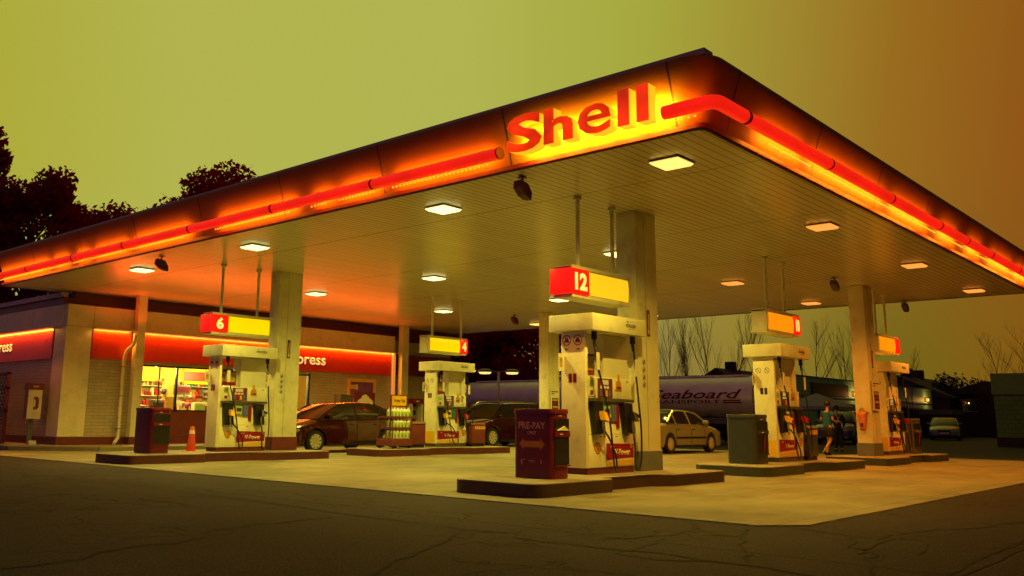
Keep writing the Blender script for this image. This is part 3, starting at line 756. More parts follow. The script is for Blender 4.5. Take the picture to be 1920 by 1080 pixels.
    # advert hanging in the open window
    m_ = MB(); m_.box(-.6, -.08, .02, .045, 1.60, 1.95, mi=0); m_.box(-.57, -.36, .014, .019, 1.68, 1.92, mi=1); m_.box(-.33, -.11, .014, .019, 1.68, 1.92, mi=1); m_.box(-.57, -.11, .014, .019, 1.62, 1.665, mi=2)
    ad = m_.build('advert_board', [M['maroon2'], M['adyellow'], M['red']], p)
    text('10', .13, .12, (-.48, .013, 1.82), *FR, M['inkred'], ad, 'advert_lettering', bold=.03, ext=.002)
    # placards at both sides
    m_ = MB(); m_.box(-w-.16, -w-.04, .19, .2, 1.66, 1.93, mi=0); m_.box(-w-.13, -w-.06, .185, .189, 1.72, 1.86, mi=1); m_.build('placard', [M['cream'], M['adyellow']], p); m_ = MB(); m_.box(w+.002, w+.13, -.06, -.05, 1.66, 1.93, mi=0); m_.box(w+.03, w+.1, -.066, -.061, 1.72, 1.86, mi=1)
    m_.build('placard', [M['cream'], M['adyellow']], p)
    # nozzle boots and nozzles
    def boot(x, grip, sw):
        m_ = MB(); m_.prism([(-d-.11, .66), (-d-.01, .64), (-d+.05, 1.13), (-d-.05, 1.15)], x-.125, x+.125, axis='x'); b = m_.build('nozzle_boot', M['dark'], p)
        m_ = MB(); m_.beam((x+.03*sw, -d-.16, .86), (x+.06*sw, -d-.10, 1.0), .11, .1); m_.beam((x+.06*sw, -d-.14, .96), (x+.15*sw, -d-.17, .93), .05, .05, side=(0, 1, 0))
        m_.build('nozzle', grip, b, smooth=40)
        m_ = MB(); m_.tube([(x+.02*sw, -d-.13, .88), (x, -d-.14, .76), (x+.03*sw, -d-.15, .6)], [.028, .02, .016], 8, cap=True); m_.build('nozzle_swivel', M['steel'], b, smooth=40)
    boot(-.44, M['yellow'], 1); boot(.44, M['red'] if kind == 'b' else M['dark'], 1)
    m_ = MB(); m_.box(-.21, -.03, -d-.012, -d+.03, .9, 1.1, mi=0); m_.box(.0, .15, -d-.012, -d+.03, .86, 1.12, mi=1); m_.box(.17, .24, -d-.01, -d+.03, .74, 1.1, mi=2); m_.box(-.19, -.05, -d-.015, -d-.0125, .97, 1.05, mi=3)
    m_.build('notices', [M['green_note'] if kind == 'a' else M['cream'], M['blue'] if kind == 'a' else M['teal'], M['red'], M['ink']], p)
    m_ = MB()
    for x in (-.3, .15): m_.box(x-.025, x+.025, -d-.006, -d-.001, .60, .612)
    m_.box(w-.12, w-.09, -d+.046, -d+.049, 1.49, 1.52); m_.build('lock_slots', M['ink'], p)
    # red and yellow panel, low on the front
    x0, x1 = (-.15, .665) if kind == 'a' else (-.62, .33)
    n = 12; top = .5; arc = lambda u: .235 + (.03*math.sin(u*PI*.6)-.01 if kind == 'a' else .04*u)
    m_ = MB()
    lo = [(x0+(x1-x0)*i/n, arc(i/n)) for i in range(n+1)]
    m_.prism([(x0, top+.0), *lo, (x1, top-.02)], -d-.006, -d-.001, mi=0, axis='y')
    m_.prism([(a, b-.003) for a, b in lo[::-1]] + [(a, b-.03) for a, b in lo], -d-.005, -d-.001, mi=2, axis='y')
    m_.prism([(x0, .14), (x1, .14)] + [(a, b-.033) for a, b in lo[::-1]], -d-.006, -d-.001, mi=1, axis='y')
    fp = m_.build('brand_panel', [M['red'], M['yellow'], M['textwhite']], p)
    if kind == 'b':
        m_ = MB(); m_.box(-w-.036, -w-.031, -d+.02, d-.02, .14, .48); m_.build('brand_panel', M['yellow'], p)
    cx = (x0+x1)/2 + .08
    text('V-Power', .46, .105, (cx-.02, -d-.0065, .355), *FR, M['textwhite'], fp, 'panel_lettering', bold=.03, ext=.002)
    text('Shell', .1, .03, (x0+.17, -d-.0065, .445), *FR, M['textwhite'], fp, 'panel_lettering', bold=.01, ext=.002)
    m_ = MB(); ring(m_, cx+.25, -d-.008, .45, .03, .012); m_.build('panel_emblem', M['textwhite'], fp)
    m_ = MB(); pecten(m_, -.40 if kind == 'a' else .53, .42, -d, .16, 0, 1); m_.build('shell_emblem', [M['yellow'], M['red']], p)
    # hoses
    def hose(pts, tagx):
        q = smooth_path(pts, 6)
        m_ = MB(); m_.tube(q, .0155, 8); h = m_.build('hose', M['rubber'], p, smooth=60)
        a = Vector(pts[0]); m_ = MB(); m_.box(a.x-.035, a.x+.035, a.y-.03, a.y+.03, a.z-.12, a.z+.02); m_.tube([(a.x, a.y, a.z-.12), (a.x+.01, a.y-.01, a.z-.24)], .026, 8)
        m_.build('hose_swivel', M['dark'], h)
        b = Vector(pts[1]).lerp(Vector(pts[2]), .1); m_ = MB(); m_.box(b.x-.045, b.x+.045, b.y-.028, b.y-.019, b.z-.14, b.z+.14); m_.build('hose_tag', M['cream'], h)
    if kind == 'a':
        hose([(-.55, -.30, 2.27), (-.56, -.34, 1.85), (-.42, -.38, 1.35), (-.30, -.42, .8), (-.18, -.40, .18), (-.08, -.38, .08), (-.06, -.36, .3), (-.22, -.36, .55), (-.40, -.375, .7)], 1)
        hose([(.60, -.30, 2.27), (.62, -.33, 1.8), (.64, -.37, 1.2), (.66, -.40, .7), (.64, -.40, .22), (.58, -.38, .06), (.5, -.37, .12), (.5, -.37, .4), (.46, -.375, .66)], 1)
    else:
        hose([(-.55, -.30, 2.27), (-.54, -.34, 1.85), (-.38, -.38, 1.3), (-.26, -.42, .7), (-.12, -.42, .2), (.06, -.40, .06), (.14, -.38, .25), (-.1, -.36, .6), (-.42, -.375, .74)], 1)
        hose([(.60, -.30, 2.27), (.63, -.33, 1.8), (.70, -.37, 1.2), (.80, -.38, .7), (.86, -.36, .28), (.72, -.36, .1), (.6, -.36, .3), (.5, -.37, .66)], 1)
    return p
def smooth_path(pts, k):
    pts = [Vector(p) for p in pts]; out_ = []
    P = [pts[0]*2-pts[1]] + pts + [pts[-1]*2-pts[-2]]
    for i in range(1, len(P)-2):
        for j in range(k):
            u = j/k; a, b, c, d_ = P[i-1], P[i], P[i+1], P[i+2]
            out_.append(.5*((2*b)+(c-a)*u+(2*a-5*b+4*c-d_)*u*u+(3*b-a-3*c+d_)*u**3))
    out_.append(pts[-1]); return out_
M['sign_num_dim'] = emit('pump_display', srgb(225, 190, 90), .45)
M['yellow_d'] = mat('amber_tag', (.55, .28, .02), .5, var=.1)
M['adyellow'] = mat('faded_yellow_print', (.45, .30, .04), .5, var=.5, vs=25)
P12 = make_pump('a', 'skirt_red', 'white fuel pump number twelve, nearest, behind the pre-pay bin')
P12.location = (12.67, 8.58, .18)
P6 = copy_tree(P12); P6.location = (12.8, 19.3, .18); P6['label'] = 'white fuel pump under sign six in front of the lit shop window'
PA = make_pump('b', 'taupe', 'white fuel pump behind the dark olive bin, right of the silver car')
PA.location = (19.78, 8.58, .18)
P4 = copy_tree(PA); P4.location = (20.25, 19.3, .18); P4['label'] = 'white fuel pump under sign four beside the washer fluid rack'
PB = copy_tree(PA); PB.location = (26.95, 8.58, .18); PB['label'] = 'orange lit fuel pump behind the far right column'

# ------------------------------------------------------------------ number signs
def number_sign(x, y, num, side, face, label, poles, slim_num=False):
    t_ = thing('pump_number_sign', label, 'lit sign', (x, y, 3.0), 0, 'hanging lit pump number signs')
    m_ = MB(); l = .86
    m_.box(-l, l, -.17, .17, .03, .5, mi=0)
    m_.box(-l, l+.03, -.19, .19, .47, .52, mi=0); m_.box(-l, l, -.19, .19, .0, .035, mi=0)
    m_.build('casing', M['cream'], t_)
    m_ = MB()
    a, b = (-l+.46, l-.04) if side == 'l' else (-l+.10, l-.30)
    n = 8   # face bows outwards a little
    rows = []
    for k in range(n+1):
        z = .075+.375*k/n; rows.append([(a, -.172-.022*math.sin(PI*k/n)**.6, z), (b, -.172-.022*math.sin(PI*k/n)**.6, z)])
    m_.grid(rows); m_.box(a, b, -.185, -.171, .07, .075); m_.build('lit_face', face, t_, smooth=60)
    m_ = MB()
    if side == 'l': m_.box(-l-.07, -l+.46, -.215, .21, .05, .47, bev=.012)
    else: m_.box(l-.30, l+.05, -.215, .21, .05, .47, bev=.012)
    rb = m_.build('red_block', M['sign_red'], t_, smooth=30)
    if num:
        cx = -l+.22 if side == 'l' else l-.125
        text(num, (.34 if len(num) > 1 else .2) if side == 'l' else .2, .29, (cx, -.2155, .26), *FR, M['sign_num'], rb, 'numeral', bold=.05, ext=.003)
    for px in poles:
        m_ = MB(); m_.tube([(px, 0, .52), (px, 0, SZ-3.0)], .035, 10); m_.cyl((px, 0, SZ-3.0-.05), .07, .05, n=12); m_.build('hanger_pole', M['column'], t_, smooth=40)
    return t_
number_sign(12.57, 8.6, '12', 'l', M['sign_amber'], 'lit amber sign with red block reading 12', (-.42, .62))
number_sign(12.72, 19.38, '6', 'l', M['sign_yellow'], 'lit yellow sign with red block reading 6', (-.5, .55))
number_sign(19.86, 8.6, '10', 'r', M['sign_orange'], 'lit orange sign with red end, hanging over the right middle pump', (-.42, .54))
number_sign(20.15, 19.38, '4', 'r', M['sign_yellow'], 'lit yellow sign with red end reading 4', (-.5, .8))
number_sign(27.05, 8.6, '', 'r', M['sign_orange'], 'lit orange sign partly behind the far right column', (-.42, .42))

# ------------------------------------------------------------------ bins
def tall_bin(x0, x1, y0, y1, key, label, openface='front', flipx=False, grp='tall waste bins on the islands'):
    t_ = thing('waste_bin', label, 'bin', ((x0+x1)/2, (y0+y1)/2, .2), 0, grp)
    a, b = (x1-x0)/2, (y1-y0)/2; r = .09
    def rr(o=0, zz=0):
        pts = []
        for cx, cy, s in ((-a+r, -b+r, 180), (a-r, -b+r, 270), (a-r, b-r, 0), (-a+r, b-r, 90)):
            for k in range(5): pts.append((cx+(r+o)*math.cos(R(s+22.5*k)), cy+(r+o)*math.sin(R(s+22.5*k))))
        return pts
    m_ = MB(); m_.prism(rr(), 0, .93); body = m_.build('body', M[key], t_, smooth=40)
    m_ = MB(); m_.prism(rr(.012), .932, 1.0, bev=.01); m_.build('lid', M[key], t_, smooth=40)
    # openings on the front face
    m_ = MB(); m_.box(-a+.07, a-.03, -b-.006, -b-.001, .68, .86, mi=0); m_.box(-a+.07, a-.03, -b-.006, -b-.001, .2, .6, mi=0)
    m_.build('opening', M['dark'], body)
    m_ = MB(); m_.box(-a+.06, a-.02, -b-.02, -b-.0065, .175, .197); m_.box(-a+.06, a-.02, -b-.02, -b-.0065, .60, .68)
    m_.build('opening_trim', M[key], body)
    m_ = MB(); m_.box(-.05, .02, -b-.025, -b-.0205, .63, .645); m_.box(-.05, .02, -b-.006, -b-.001, .895, .907); m_.build('small_badge', M['textwhite'], body)
    return t_, body, a, b
t_, bd, a, b = tall_bin(10.6, 11.05, 8.0, 8.72, 'maroon', 'maroon bin with PRE-PAY ONLY and double arrow on its side')
text('PRE-PAY', .50, .10, (-a-.001, .0, .76), *LF, M['textdim'], bd, 'bin_lettering', bold=.03, ext=.002)
text('ONLY', .17, .05, (-a-.001, .0, .655), *LF, M['textdim'], bd, 'bin_lettering', bold=.01, ext=.002)
m_ = MB(); s = .235
m_.prism([(-s, .49), (-s+.08, .57), (-s+.08, .535), (s-.08, .535), (s-.08, .57), (s, .49), (s-.08, .41), (s-.08, .445), (-s+.08, .445), (-s+.08, .41)], -a-.003, -a-.001, axis='x'); m_.build('double_arrow', M['arrow'], bd)
text('$', .03, .055, (-a-.001, -.17, .24), *LF, M['textdim'], bd, 'bin_lettering', bold=0, ext=.002)
m_ = MB(); m_.box(-a-.003, -a-.001, -.05, .07, .252, .258); m_.box(-a-.003, -a-.001, -.04, .03, .232, .237); m_.box(-a-.003, -a-.001, .12, .20, .262, .27); m_.beam((-a-.002, .20, .26), (-a-.002, .18, .2), .016, .003, side=(1, 0, 0)); m_.build('bin_marks', M['textdim'], bd)
m_ = MB(); m_.prism([(-a+.12, .69), (a-.06, .69), (.06, .755)], -b-.03, -b-.007, axis='y'); m_.build('paper_scrap', M['cream'], bd)
tall_bin(10.28, 10.78, 18.85, 19.6, 'maroon', 'maroon bin at left end of the island before the shop window')
t_, bd, a, b = tall_bin(17.72, 18.32, 8.2, 8.85, 'olive', 'dark olive bin in front of the right middle pump')
m_ = MB(); m_.prism([(-.02, .25), (.02, .25), (.10, .58), (.06, .58)], -b-.03, -b-.0215, axis='y'); m_.build('red_strap', M['maroon'], bd)
t_, bd, a, b = tall_bin(28.1, 28.85, 8.25, 8.85, 'taupe', 'taupe grey bin at the far right end of the islands')
m_ = MB(); m_.prism([(.0, .25), (.05, .25), (.18, .6), (.13, .6)], -b-.03, -b-.0215, axis='y'); m_.build('red_strap', M['red'], bd)
def short_box(x0, x1, y0, y1, h, key, label, yel, hose=False):
    t_ = thing('service_box', label, 'service box', ((x0+x1)/2, (y0+y1)/2, .2), 0, 'short service boxes on the islands')
    a, b = (x1-x0)/2, (y1-y0)/2
    m_ = MB(); m_.box(-a, a, -b, b, .09, h-.06, bev=.012); m_.build('body', M[key], t_, smooth=30)
    m_ = MB(); m_.box(-a+.03, a-.03, -b+.03, b-.03, 0, .088); m_.build('plinth', M['dark'], t_)
    m_ = MB(); m_.prism([(-b-.015, h-.06), (b+.015, h-.06), (b, h), (-b+.03, h)], -a-.012, a+.012, axis='x'); m_.build('lid', M[key], t_)
    if yel:
        m_ = MB()
        for k in range(6): m_.prism([(-a*.55+k*a*.26, h-.2), (-a*.55+(k+.8)*a*.26, h-.2), (-a*.55+(k+.7)*a*.26, h-.1), (-a*.55+(k+.2)*a*.26, h-.1)], -b-.006, -b-.001, axis='y')
        m_.build('yellow_label', M['yellow'], t_)
short_box(18.4, 18.97, 18.9, 19.5, .74, 'maroon2', 'shadow-red service box between washer fluid rack and pump four', False)
short_box(20.98, 21.62, 18.9, 19.5, .72, 'maroon2', 'shadow-red service box with yellow label right of pump four', True)
short_box(20.6, 21.2, 8.3, 8.95, .78, 'olive', 'olive service box with yellow label right of the right middle pump', True)

# ------------------------------------------------------------------ washer fluid rack and jugs
rk = thing('display_rack', 'maroon wheeled rack of washer fluid jugs with yellow sign on top', 'rack', (17.75, 18.92, .2))
m_ = MB(); m_.box(-.39, .39, -.33, .33, .07, .25, bev=.01); m_.build('base', M['maroon2'], rk)
for wx_, wy_ in ((-.3, -.27), (.3, -.27), (-.3, .27), (.3, .27)):
    m_ = MB(); m_.cyl((wx_-.02, wy_, .036), .035, .04, axis='x', n=12); m_.build('castor', M['dark'], rk)
for z in (.255, .53, .83):
    m_ = MB(); m_.box(-.36, .36, -.3, .3, z-.0, z+.018)
    m_.box(-.36, .36, -.312, -.3005, z+.005, z+.055) if z > .3 else None
    m_.box(-.372, -.3605, -.3, .3, z+.005, z+.055) if z > .3 else None
    m_.build('shelf', M['maroon2'], rk)
for px_, py_ in ((-.365, -.305), (.365, -.305), (-.365, .305), (.365, .305), (-.365, -.02)):
    m_ = MB(); m_.box(px_-.012, px_+.012, py_-.012, py_+.012, .25, .88); m_.build('post', M['maroon2'], rk)
m_ = MB(); m_.box(-.32, -.29, -.155, -.125, .85, 1.15); m_.box(.29, .32, -.155, -.125, .85, 1.15); m_.box(-.32, .32, -.16, -.12, 1.15, 1.48, mi=0); m_.box(-.28, .28, -.164, -.1605, 1.18, 1.45, mi=1)
sb = m_.build('header_sign', [M['maroon2'], M['yellow']], rk)
text('Washer Fluid', .44, .10, (0, -.165, 1.32), *FR, M['ink'], sb, 'header_lettering', bold=.01, ext=.002)
M['jug'] = mat('translucent_jug_plastic', (.75, .76, .55), .3, var=.08)
M['juglabel'] = mat('green_yellow_jug_label', (.42, .55, .03), .4, var=.2, vs=30)
M['juggrey'] = mat('grey_jug_print', (.16, .2, .12), .5, var=.4, vs=60)
jg = thing('washer_fluid_jug', 'x', 'jug', (0, 0, 0), 0, 'washer fluid jugs on the rack')
m_ = MB(); a, b = .062, .055
def jr(a, b, z, r=.02):
    return [(x*s1, y*s2, z) for x, y, s1, s2 in ((a, b-r, -1, 1), (a-r*.3, b-r*.3, -1, 1), (a-r, b, -1, 1), (a-r, b, 1, 1), (a-r*.3, b-r*.3, 1, 1), (a, b-r, 1, 1), (a, b-r, 1, -1), (a-r*.3, b-r*.3, 1, -1), (a-r, b, 1, -1), (a-r, b, -1, -1), (a-r*.3, b-r*.3, -1, -1), (a, b-r, -1, -1))]
m_.grid([jr(a*.95, b*.95, 0), jr(a, b, .015), jr(a, b, .17), jr(a*.85, b*.85, .205), jr(a*.45, b*.45, .24), jr(a*.25, b*.3, .255, .005), jr(a*.25, b*.3, .27, .005)], close=True)
m_.tube(smooth_path([(.0, 0, .25), (.035, 0, .262), (.058, 0, .235), (.058, 0, .19)], 4), .011, 6); m_.build('body', M['jug'], jg, smooth=50)
m_ = MB(); m_.cyl((0, 0, .271), .02, .022, n=10); m_.build('cap', M['yellow'], jg)
m_ = MB(); m_.box(-a+.012, a-.012, -b-.0015, -b-.0005, .02, .165, mi=0); m_.box(-a-.0015, -a-.0005, -b+.014, b-.014, .02, .165, mi=0); m_.prism([(-.005, .03), (.045, .03), (.045, .08), (.03, .12), (.01, .09)], -b-.003, -b-.0018, axis='y', mi=1); m_.build('label', [M['juglabel'], M['juggrey']], jg)
first = True
rows_ = [(1.05, 'top', 5), (.75, 'middle', 5), (.475, 'bottom', 5)]
ordn = ['leftmost', 'second from left', 'middle', 'second from right', 'rightmost']
for z, nm, n in rows_:
    for k in range(5):
        x = -.27+.135*k
        if nm == 'middle' and k == 3: x -= .02
        for dep, yy in (('front', -.235), ('back', -.06)):
            if dep == 'back' and nm == 'middle' and k in (2, 3): continue
            o = jg if first else copy_tree(jg); first = False
            o.location = (17.75+x+random.uniform(-.006, .006), 18.92+yy, z+(-.001)); o.rotation_euler = (0, 0, random.uniform(-.12, .12)); o['label'] = f'washer jug {ordn[k]} in {dep} row of {nm} rack shelf'

# ------------------------------------------------------------------ traffic cone
cn = thing('traffic_cone', 'orange traffic cone with pale collar left of pump six', 'cone', (14.05, 23.4, .012))
m_ = MB(); m_.box(-.2, .2, -.2, .2, 0, .035, bev=.01); m_.build('base', M['orange'], cn)
m_ = MB(); m_.lathe([(.15, .036), (.115, .3), (.06, .74), (.03, .76)], n=20); m_.build('body', M['orange'], cn, smooth=50)
m_ = MB(); m_.lathe([(.0905, .54), (.077, .65), (.072, .65), (.085, .53)], n=20); m_.build('collar', M['textwhite'], cn, smooth=50)
cn.scale = (.92, .92, .95)

# ------------------------------------------------------------------ bag holder and poster on the far column, poster on middle column
bg_ = thing('paper_towel_bag', 'orange printed paper bag hanging on the far right column', 'bag', (25.13, 8.6, .85))
m_ = MB(); m_.grid([[(-.03, -.07, 0), (-.11, -.05, 0), (-.11, .05, 0), (-.03, .07, 0)], [(-.01, -.12, .42), (-.16, -.1, .42), (-.16, .1, .42), (-.01, .12, .42)], [(.0, -.16, .5), (-.12, -.14, .5), (-.13, .13, .5), (.0, .16, .5)]], close=True); m_.poly([(-.03, -.07, 0), (-.11, -.05, 0), (-.11, .05, 0), (-.03, .07, 0)]); m_.build('bag', M['bagpaper'] if 'bagpaper' in M else M.setdefault('bagpaper', mat('orange_bag_paper', (.62, .2, .07), .8, var=.15, vs=12)), bg_)
m_ = MB(); m_.box(-.134, -.13, -.035, .035, .1, .24); m_.box(-.128, -.124, -.06, .06, .03, .05); m_.build('print', M['ink'], bg_)
m_ = MB(); [m_.tube([(-.04, .08*math.cos(k), .55+.05*math.sin(k*1.3)), (-.08, .08*math.cos(k+1.2), .53+.06*math.sin(k*2))], .012, 6) for k in range(6)]; m_.build('crumpled_top', M['steel'], bg_)
def poster(x, y, z0, z1, w, label):
    t_ = thing('poster', label, 'poster', (x, y, z0))
    h = z1-z0
    m_ = MB(); m_.box(-w/2, w/2, -.02, 0, 0, h, mi=0); m_.build('frame', M['cream'], t_)
    m_ = MB(); m_.box(-w/2+.08, w/2-.06, -.026, -.021, .04, h*.62, mi=0); pr = m_.build('print', M['ink'], t_)
    m_ = MB()
    for k in range(4): m_.box(-w/2+.1, w/2-.09, -.03, -.0265, .07+k*h*.14, .05+(k+.75)*h*.14, mi=k % 2)
    m_.build('picture', [M['red'], M['adyellow']], pr)
    m_ = MB(); m_.box(-w/2+.05, -.01, -.024, -.0205, h*.86, h*.9); m_.box(.02, w/2-.06, -.024, -.0205, h*.86, h*.9); m_.box(-w/2+.05, -.04, -.024, -.0205, h*.78, h*.81); m_.build('heading', M['ink'], t_)
poster(25.5, 8.365, 1.39, 2.2, .5, 'tall poster with dark framed pictures on the far right column')
poster(25.52, 19.12, 1.25, 2.1, .5, 'poster with red and yellow picture on the column behind pump twelve')

# ------------------------------------------------------------------ convenience store
BX, BY = 11.86, 27.14
st = thing('convenience_store', 'low cream brick station shop with glowing red band and lit window', 'shop', (0, 0, 0))
ZB, ZT = .13, 4.32
m_ = MB()
m_.box(12.62, 14.3, BY, BY+.25, ZB, 3.66); m_.box(14.3, 21.1, BY, BY+.25, 2.62, 3.66); m_.box(21.1, 25.3, BY, BY+.25, ZB, 3.66)
m_.box(19.0, 19.6, BY, BY+.25, ZB, 2.62)
m_.build('front_wall', M['brick'], st)
m_ = MB(); m_.box(14.3, 19.0, BY-.01, BY+.24, ZB+.24, 1.16); m_.build('window_apron', M['maroon2'], st)
m_ = MB(); m_.box(BX, BX+.25, BY+.75, BY+16, ZB, 3.66); m_.build('side_wall', M['brick'], st)
m_ = MB(); m_.box(BX-.04, 12.62, BY-.04, BY+.75, ZB+.24, 3.66); m_.build('corner_pier', M['cream'], st)
m_ = MB(); x = BX-.04
edges = [BX-.04, 12.65, 14.0, 16.2, 18.4, 20.6, 22.8, 25.32]
for a_, b_ in zip(edges, edges[1:]): m_.box(a_+.006, b_-.006, BY-.04, BY+.2, 3.67, ZT)
yy = BY+.2
while yy < BY+15: m_.box(BX-.04, BX+.2, yy+.012, yy+2.2, 3.67, ZT); yy += 2.2
m_.build('upper_panels', M['cream'], st)
m_ = MB(); m_.box(BX-.06, 25.3, BY-.06, BY-.0, ZB, ZB+.23); m_.box(BX-.06, BX-.0, BY, BY+16, ZB, ZB+.23); m_.build('base_band', M['skirt_red'], st)
m_ = MB(); m_.box(BX-.03, 25.3, BY+.25, BY+16, ZT-.02, ZT+.02); m_.build('roof', M['trim'], st)
m_ = MB(); m_.box(BX-.12, BX+.1, BY+.35, BY+16, 4.56, 4.70, mi=0); m_.box(BX-.02, BX+.3, BY+.36, BY+16, 4.33, 4.56, mi=1); m_.box(BX+.31, 29, BY+.4, BY+.6, 4.33, 5.1, mi=1); m_.build('parapet_and_shade_strip', [M['coping'], M['trim']], st)  # side coping, plus an added strip that paints the gap below the canopy dark
m_ = MB(); m_.box(25.3, 29.3, BY+.6, BY+.8, ZB, 4.2); m_.build('rear_wing_wall', M['brick'], st)
m_ = MB(); m_.box(25.3, 29.3, BY+.5, BY+.59, 2.8, 3.65); m_.build('dark_sign_band', M['band_dark'], st)
# red bands with a lamp lip on top
def band(x0, x1, key='band_red', pw=18, zz=0):
    m_ = MB(); m_.box(x0, x1, BY-.06, BY-.001, 2.72, 3.60); b_ = m_.build('sign_band', M[key], st)
    m_ = MB(); m_.box(x0, x1, BY-.26, BY-.002, 3.625, 3.665); m_.build('lamp_lip', M['cream'], b_)
    m_ = MB(); m_.box(x0+.02, x1-.02, BY-.10, BY-.062, 3.607, 3.624); m_.build('lamp_strip', M['band_lamp'], b_)
    light('AREA', 'band_lamp', ((x0+x1)/2, BY-.10, 3.60), (1, .34, .025), pw*(x1-x0), st, x1-x0-.1, .04, (0, .15, -1))
    return b_
M['band_lamp'] = emit('orange_cove_lamp', srgb(255, 176, 84), 1.0)
b1 = band(12.64, 13.88); b2 = band(14.24, 19.2); b3 = band(19.25, 25.28)
light('AREA', 'added_red_wash', (19, BY-.5, 3.72), (1, .11, .012), 105, st, 12, .15, (0, -1.3, 1))  # added lamp without a fixture, washes the canopy ceiling red
light('AREA', 'added_red_wash', (13.3, BY-.5, 3.72), (1, .06, .01), 8, st, 1.2, .15, (0, -.6, 1))  # smaller added wash beside it, also without a fixture
m_ = MB(); m_.box(25.14, 25.28, BY-.16, BY-.062, .8, 3.6, bev=.02); m_.build('lit_edge_trim', M['edge_lit'] if 'edge_lit' in M else M.setdefault('edge_lit', emit('lit_orange_trim', srgb(225, 140, 60), .8)), b3)
text('express', 1.95, .40, (20.75, BY-.061, 3.03), *FR, M['sign_text'] if 'sign_text' in M else M.setdefault('sign_text', emit('lit_cream_lettering', srgb(255, 205, 120), .75)), b3, 'band_lettering', bold=.012, ext=.006)
m_ = MB(); m_.box(BX-.06, BX-.001, BY+.8, BY+16, 2.70, 3.60); b4 = m_.build('sign_band', M['band_red'], st)
m_ = MB(); m_.box(BX-.26, BX-.002, BY+.8, BY+16, 3.625, 3.665); m_.build('lamp_lip', M['cream'], b4)
m_ = MB(); m_.box(BX-.10, BX-.062, BY+.82, BY+15.9, 3.603, 3.624); m_.build('lamp_strip', M['band_lamp'], b4)
light('AREA', 'band_lamp', (BX-.10, BY+8.4, 3.60), (1, .34, .025), 18*15, st, 15, .08).rotation_euler = (0, 0, R(90))
text('express', 2.1, .36, (BX-.061, 32.05, 3.10), *LF, M['sign_text'], b4, 'band_lettering', bold=.012, ext=.006)
# shop window
m_ = MB()
for x in (14.3, 15.62, 17.2, 18.95): m_.box(x, x+.06, BY+.06, BY+.14, 1.16, 2.62)
m_.box(15.02, 15.045, BY+.08, BY+.12, 1.2, 2.6)
m_.box(14.3, 19.0, BY+.06, BY+.14, 1.161, 1.21); m_.box(14.3, 19.0, BY+.06, BY+.14, 2.57, 2.619); m_.build('window_frame', M['dark'], st)
def pane_mat():
    m = bpy.data.materials.new('shop_window_glass'); t = nt(m); N = t.nodes; L = t.links; N.clear()
    o = N.new('ShaderNodeOutputMaterial'); mx = N.new('ShaderNodeMixShader'); tr = N.new('ShaderNodeBsdfTransparent'); gl = N.new('ShaderNodeBsdfGlossy'); fr = N.new('ShaderNodeFresnel')
    gl.inputs['Roughness'].default_value = .02; tr.inputs[0].default_value = (.92, .93, .86, 1); fr.inputs['IOR'].default_value = 1.45
    L.new(fr.outputs[0], mx.inputs[0]); L.new(tr.outputs[0], mx.inputs[1]); L.new(gl.outputs[0], mx.inputs[2]); L.new(mx.outputs[0], o.inputs[0]); return m
M['pane'] = pane_mat()
m_ = MB(); m_.poly([(14.36, BY+.1, 1.21), (18.95, BY+.1, 1.21), (18.95, BY+.1, 2.57), (14.36, BY+.1, 2.57)]); m_.build('window_pane', M['pane'], st)
m_ = MB(); m_.box(19.6, 19.67, BY+.04, BY+.14, ZB, 2.62); m_.box(21.03, 21.1, BY+.04, BY+.14, ZB, 2.62); m_.box(20.36, 20.42, BY+.05, BY+.13, ZB, 2.6); m_.box(19.67, 21.03, BY+.05, BY+.13, 2.54, 2.6); m_.box(19.67, 21.03, BY+.05, BY+.13, 1.1, 1.16)
dr = m_.build('door', M['dark'], st)
m_ = MB(); m_.box(20.5, 20.53, BY+.0, BY+.04, 1.0, 1.5); m_.build('door_handle', M['chrome'], dr)
m_ = MB(); m_.poly([(19.67, BY+.09, ZB), (21.03, BY+.09, ZB), (21.03, BY+.09, 2.54), (19.67, BY+.09, 2.54)]); m_.build('door_pane', M['pane'], dr)
# interior shell
M['int_wall'] = mat('shop_yellow_wall', (.75, .52, .12), .6, var=.1)
M['int_floor'] = mat('shop_floor_tile', (.35, .27, .15), .4, var=.1)
m_ = MB(); m_.box(13.0, 24.9, 32.0, 32.1, ZB, 3.0); m_.box(12.9, 13.0, BY+.26, 32.1, ZB, 3.0); m_.box(24.9, 25.0, BY+.26, 32.1, ZB, 3.0); m_.build('interior_wall', M['int_wall'], st)
m_ = MB(); m_.box(13.0, 24.9, BY+.26, 32.0, ZB-.02, ZB+.01); m_.build('interior_floor', M['int_floor'], st)
m_ = MB(); m_.box(13.0, 24.9, BY+.26, 32.0, 2.86, 2.9); m_.build('interior_ceiling', M['cream'], st)
for x, y in ((15.4, 28.2), (15.6, 30.4), (17.8, 28.4), (18, 30.6), (20.4, 29)):
    t_ = thing('shop_ceiling_lamp', 'x', 'ceiling light', (x, y, 2.86), 0, 'strip lights in the shop ceiling'); t_['label'] = 'bright strip light in the ceiling behind the shop window'
    m_ = MB(); m_.box(-.6, .6, -.08, .08, -.06, 0); m_.build('diffuser', M['lamp_warm'], t_)
    light('POINT', 'lamp', (0, 0, -.35), (1, .74, .22), 150, t_, radius=.0)
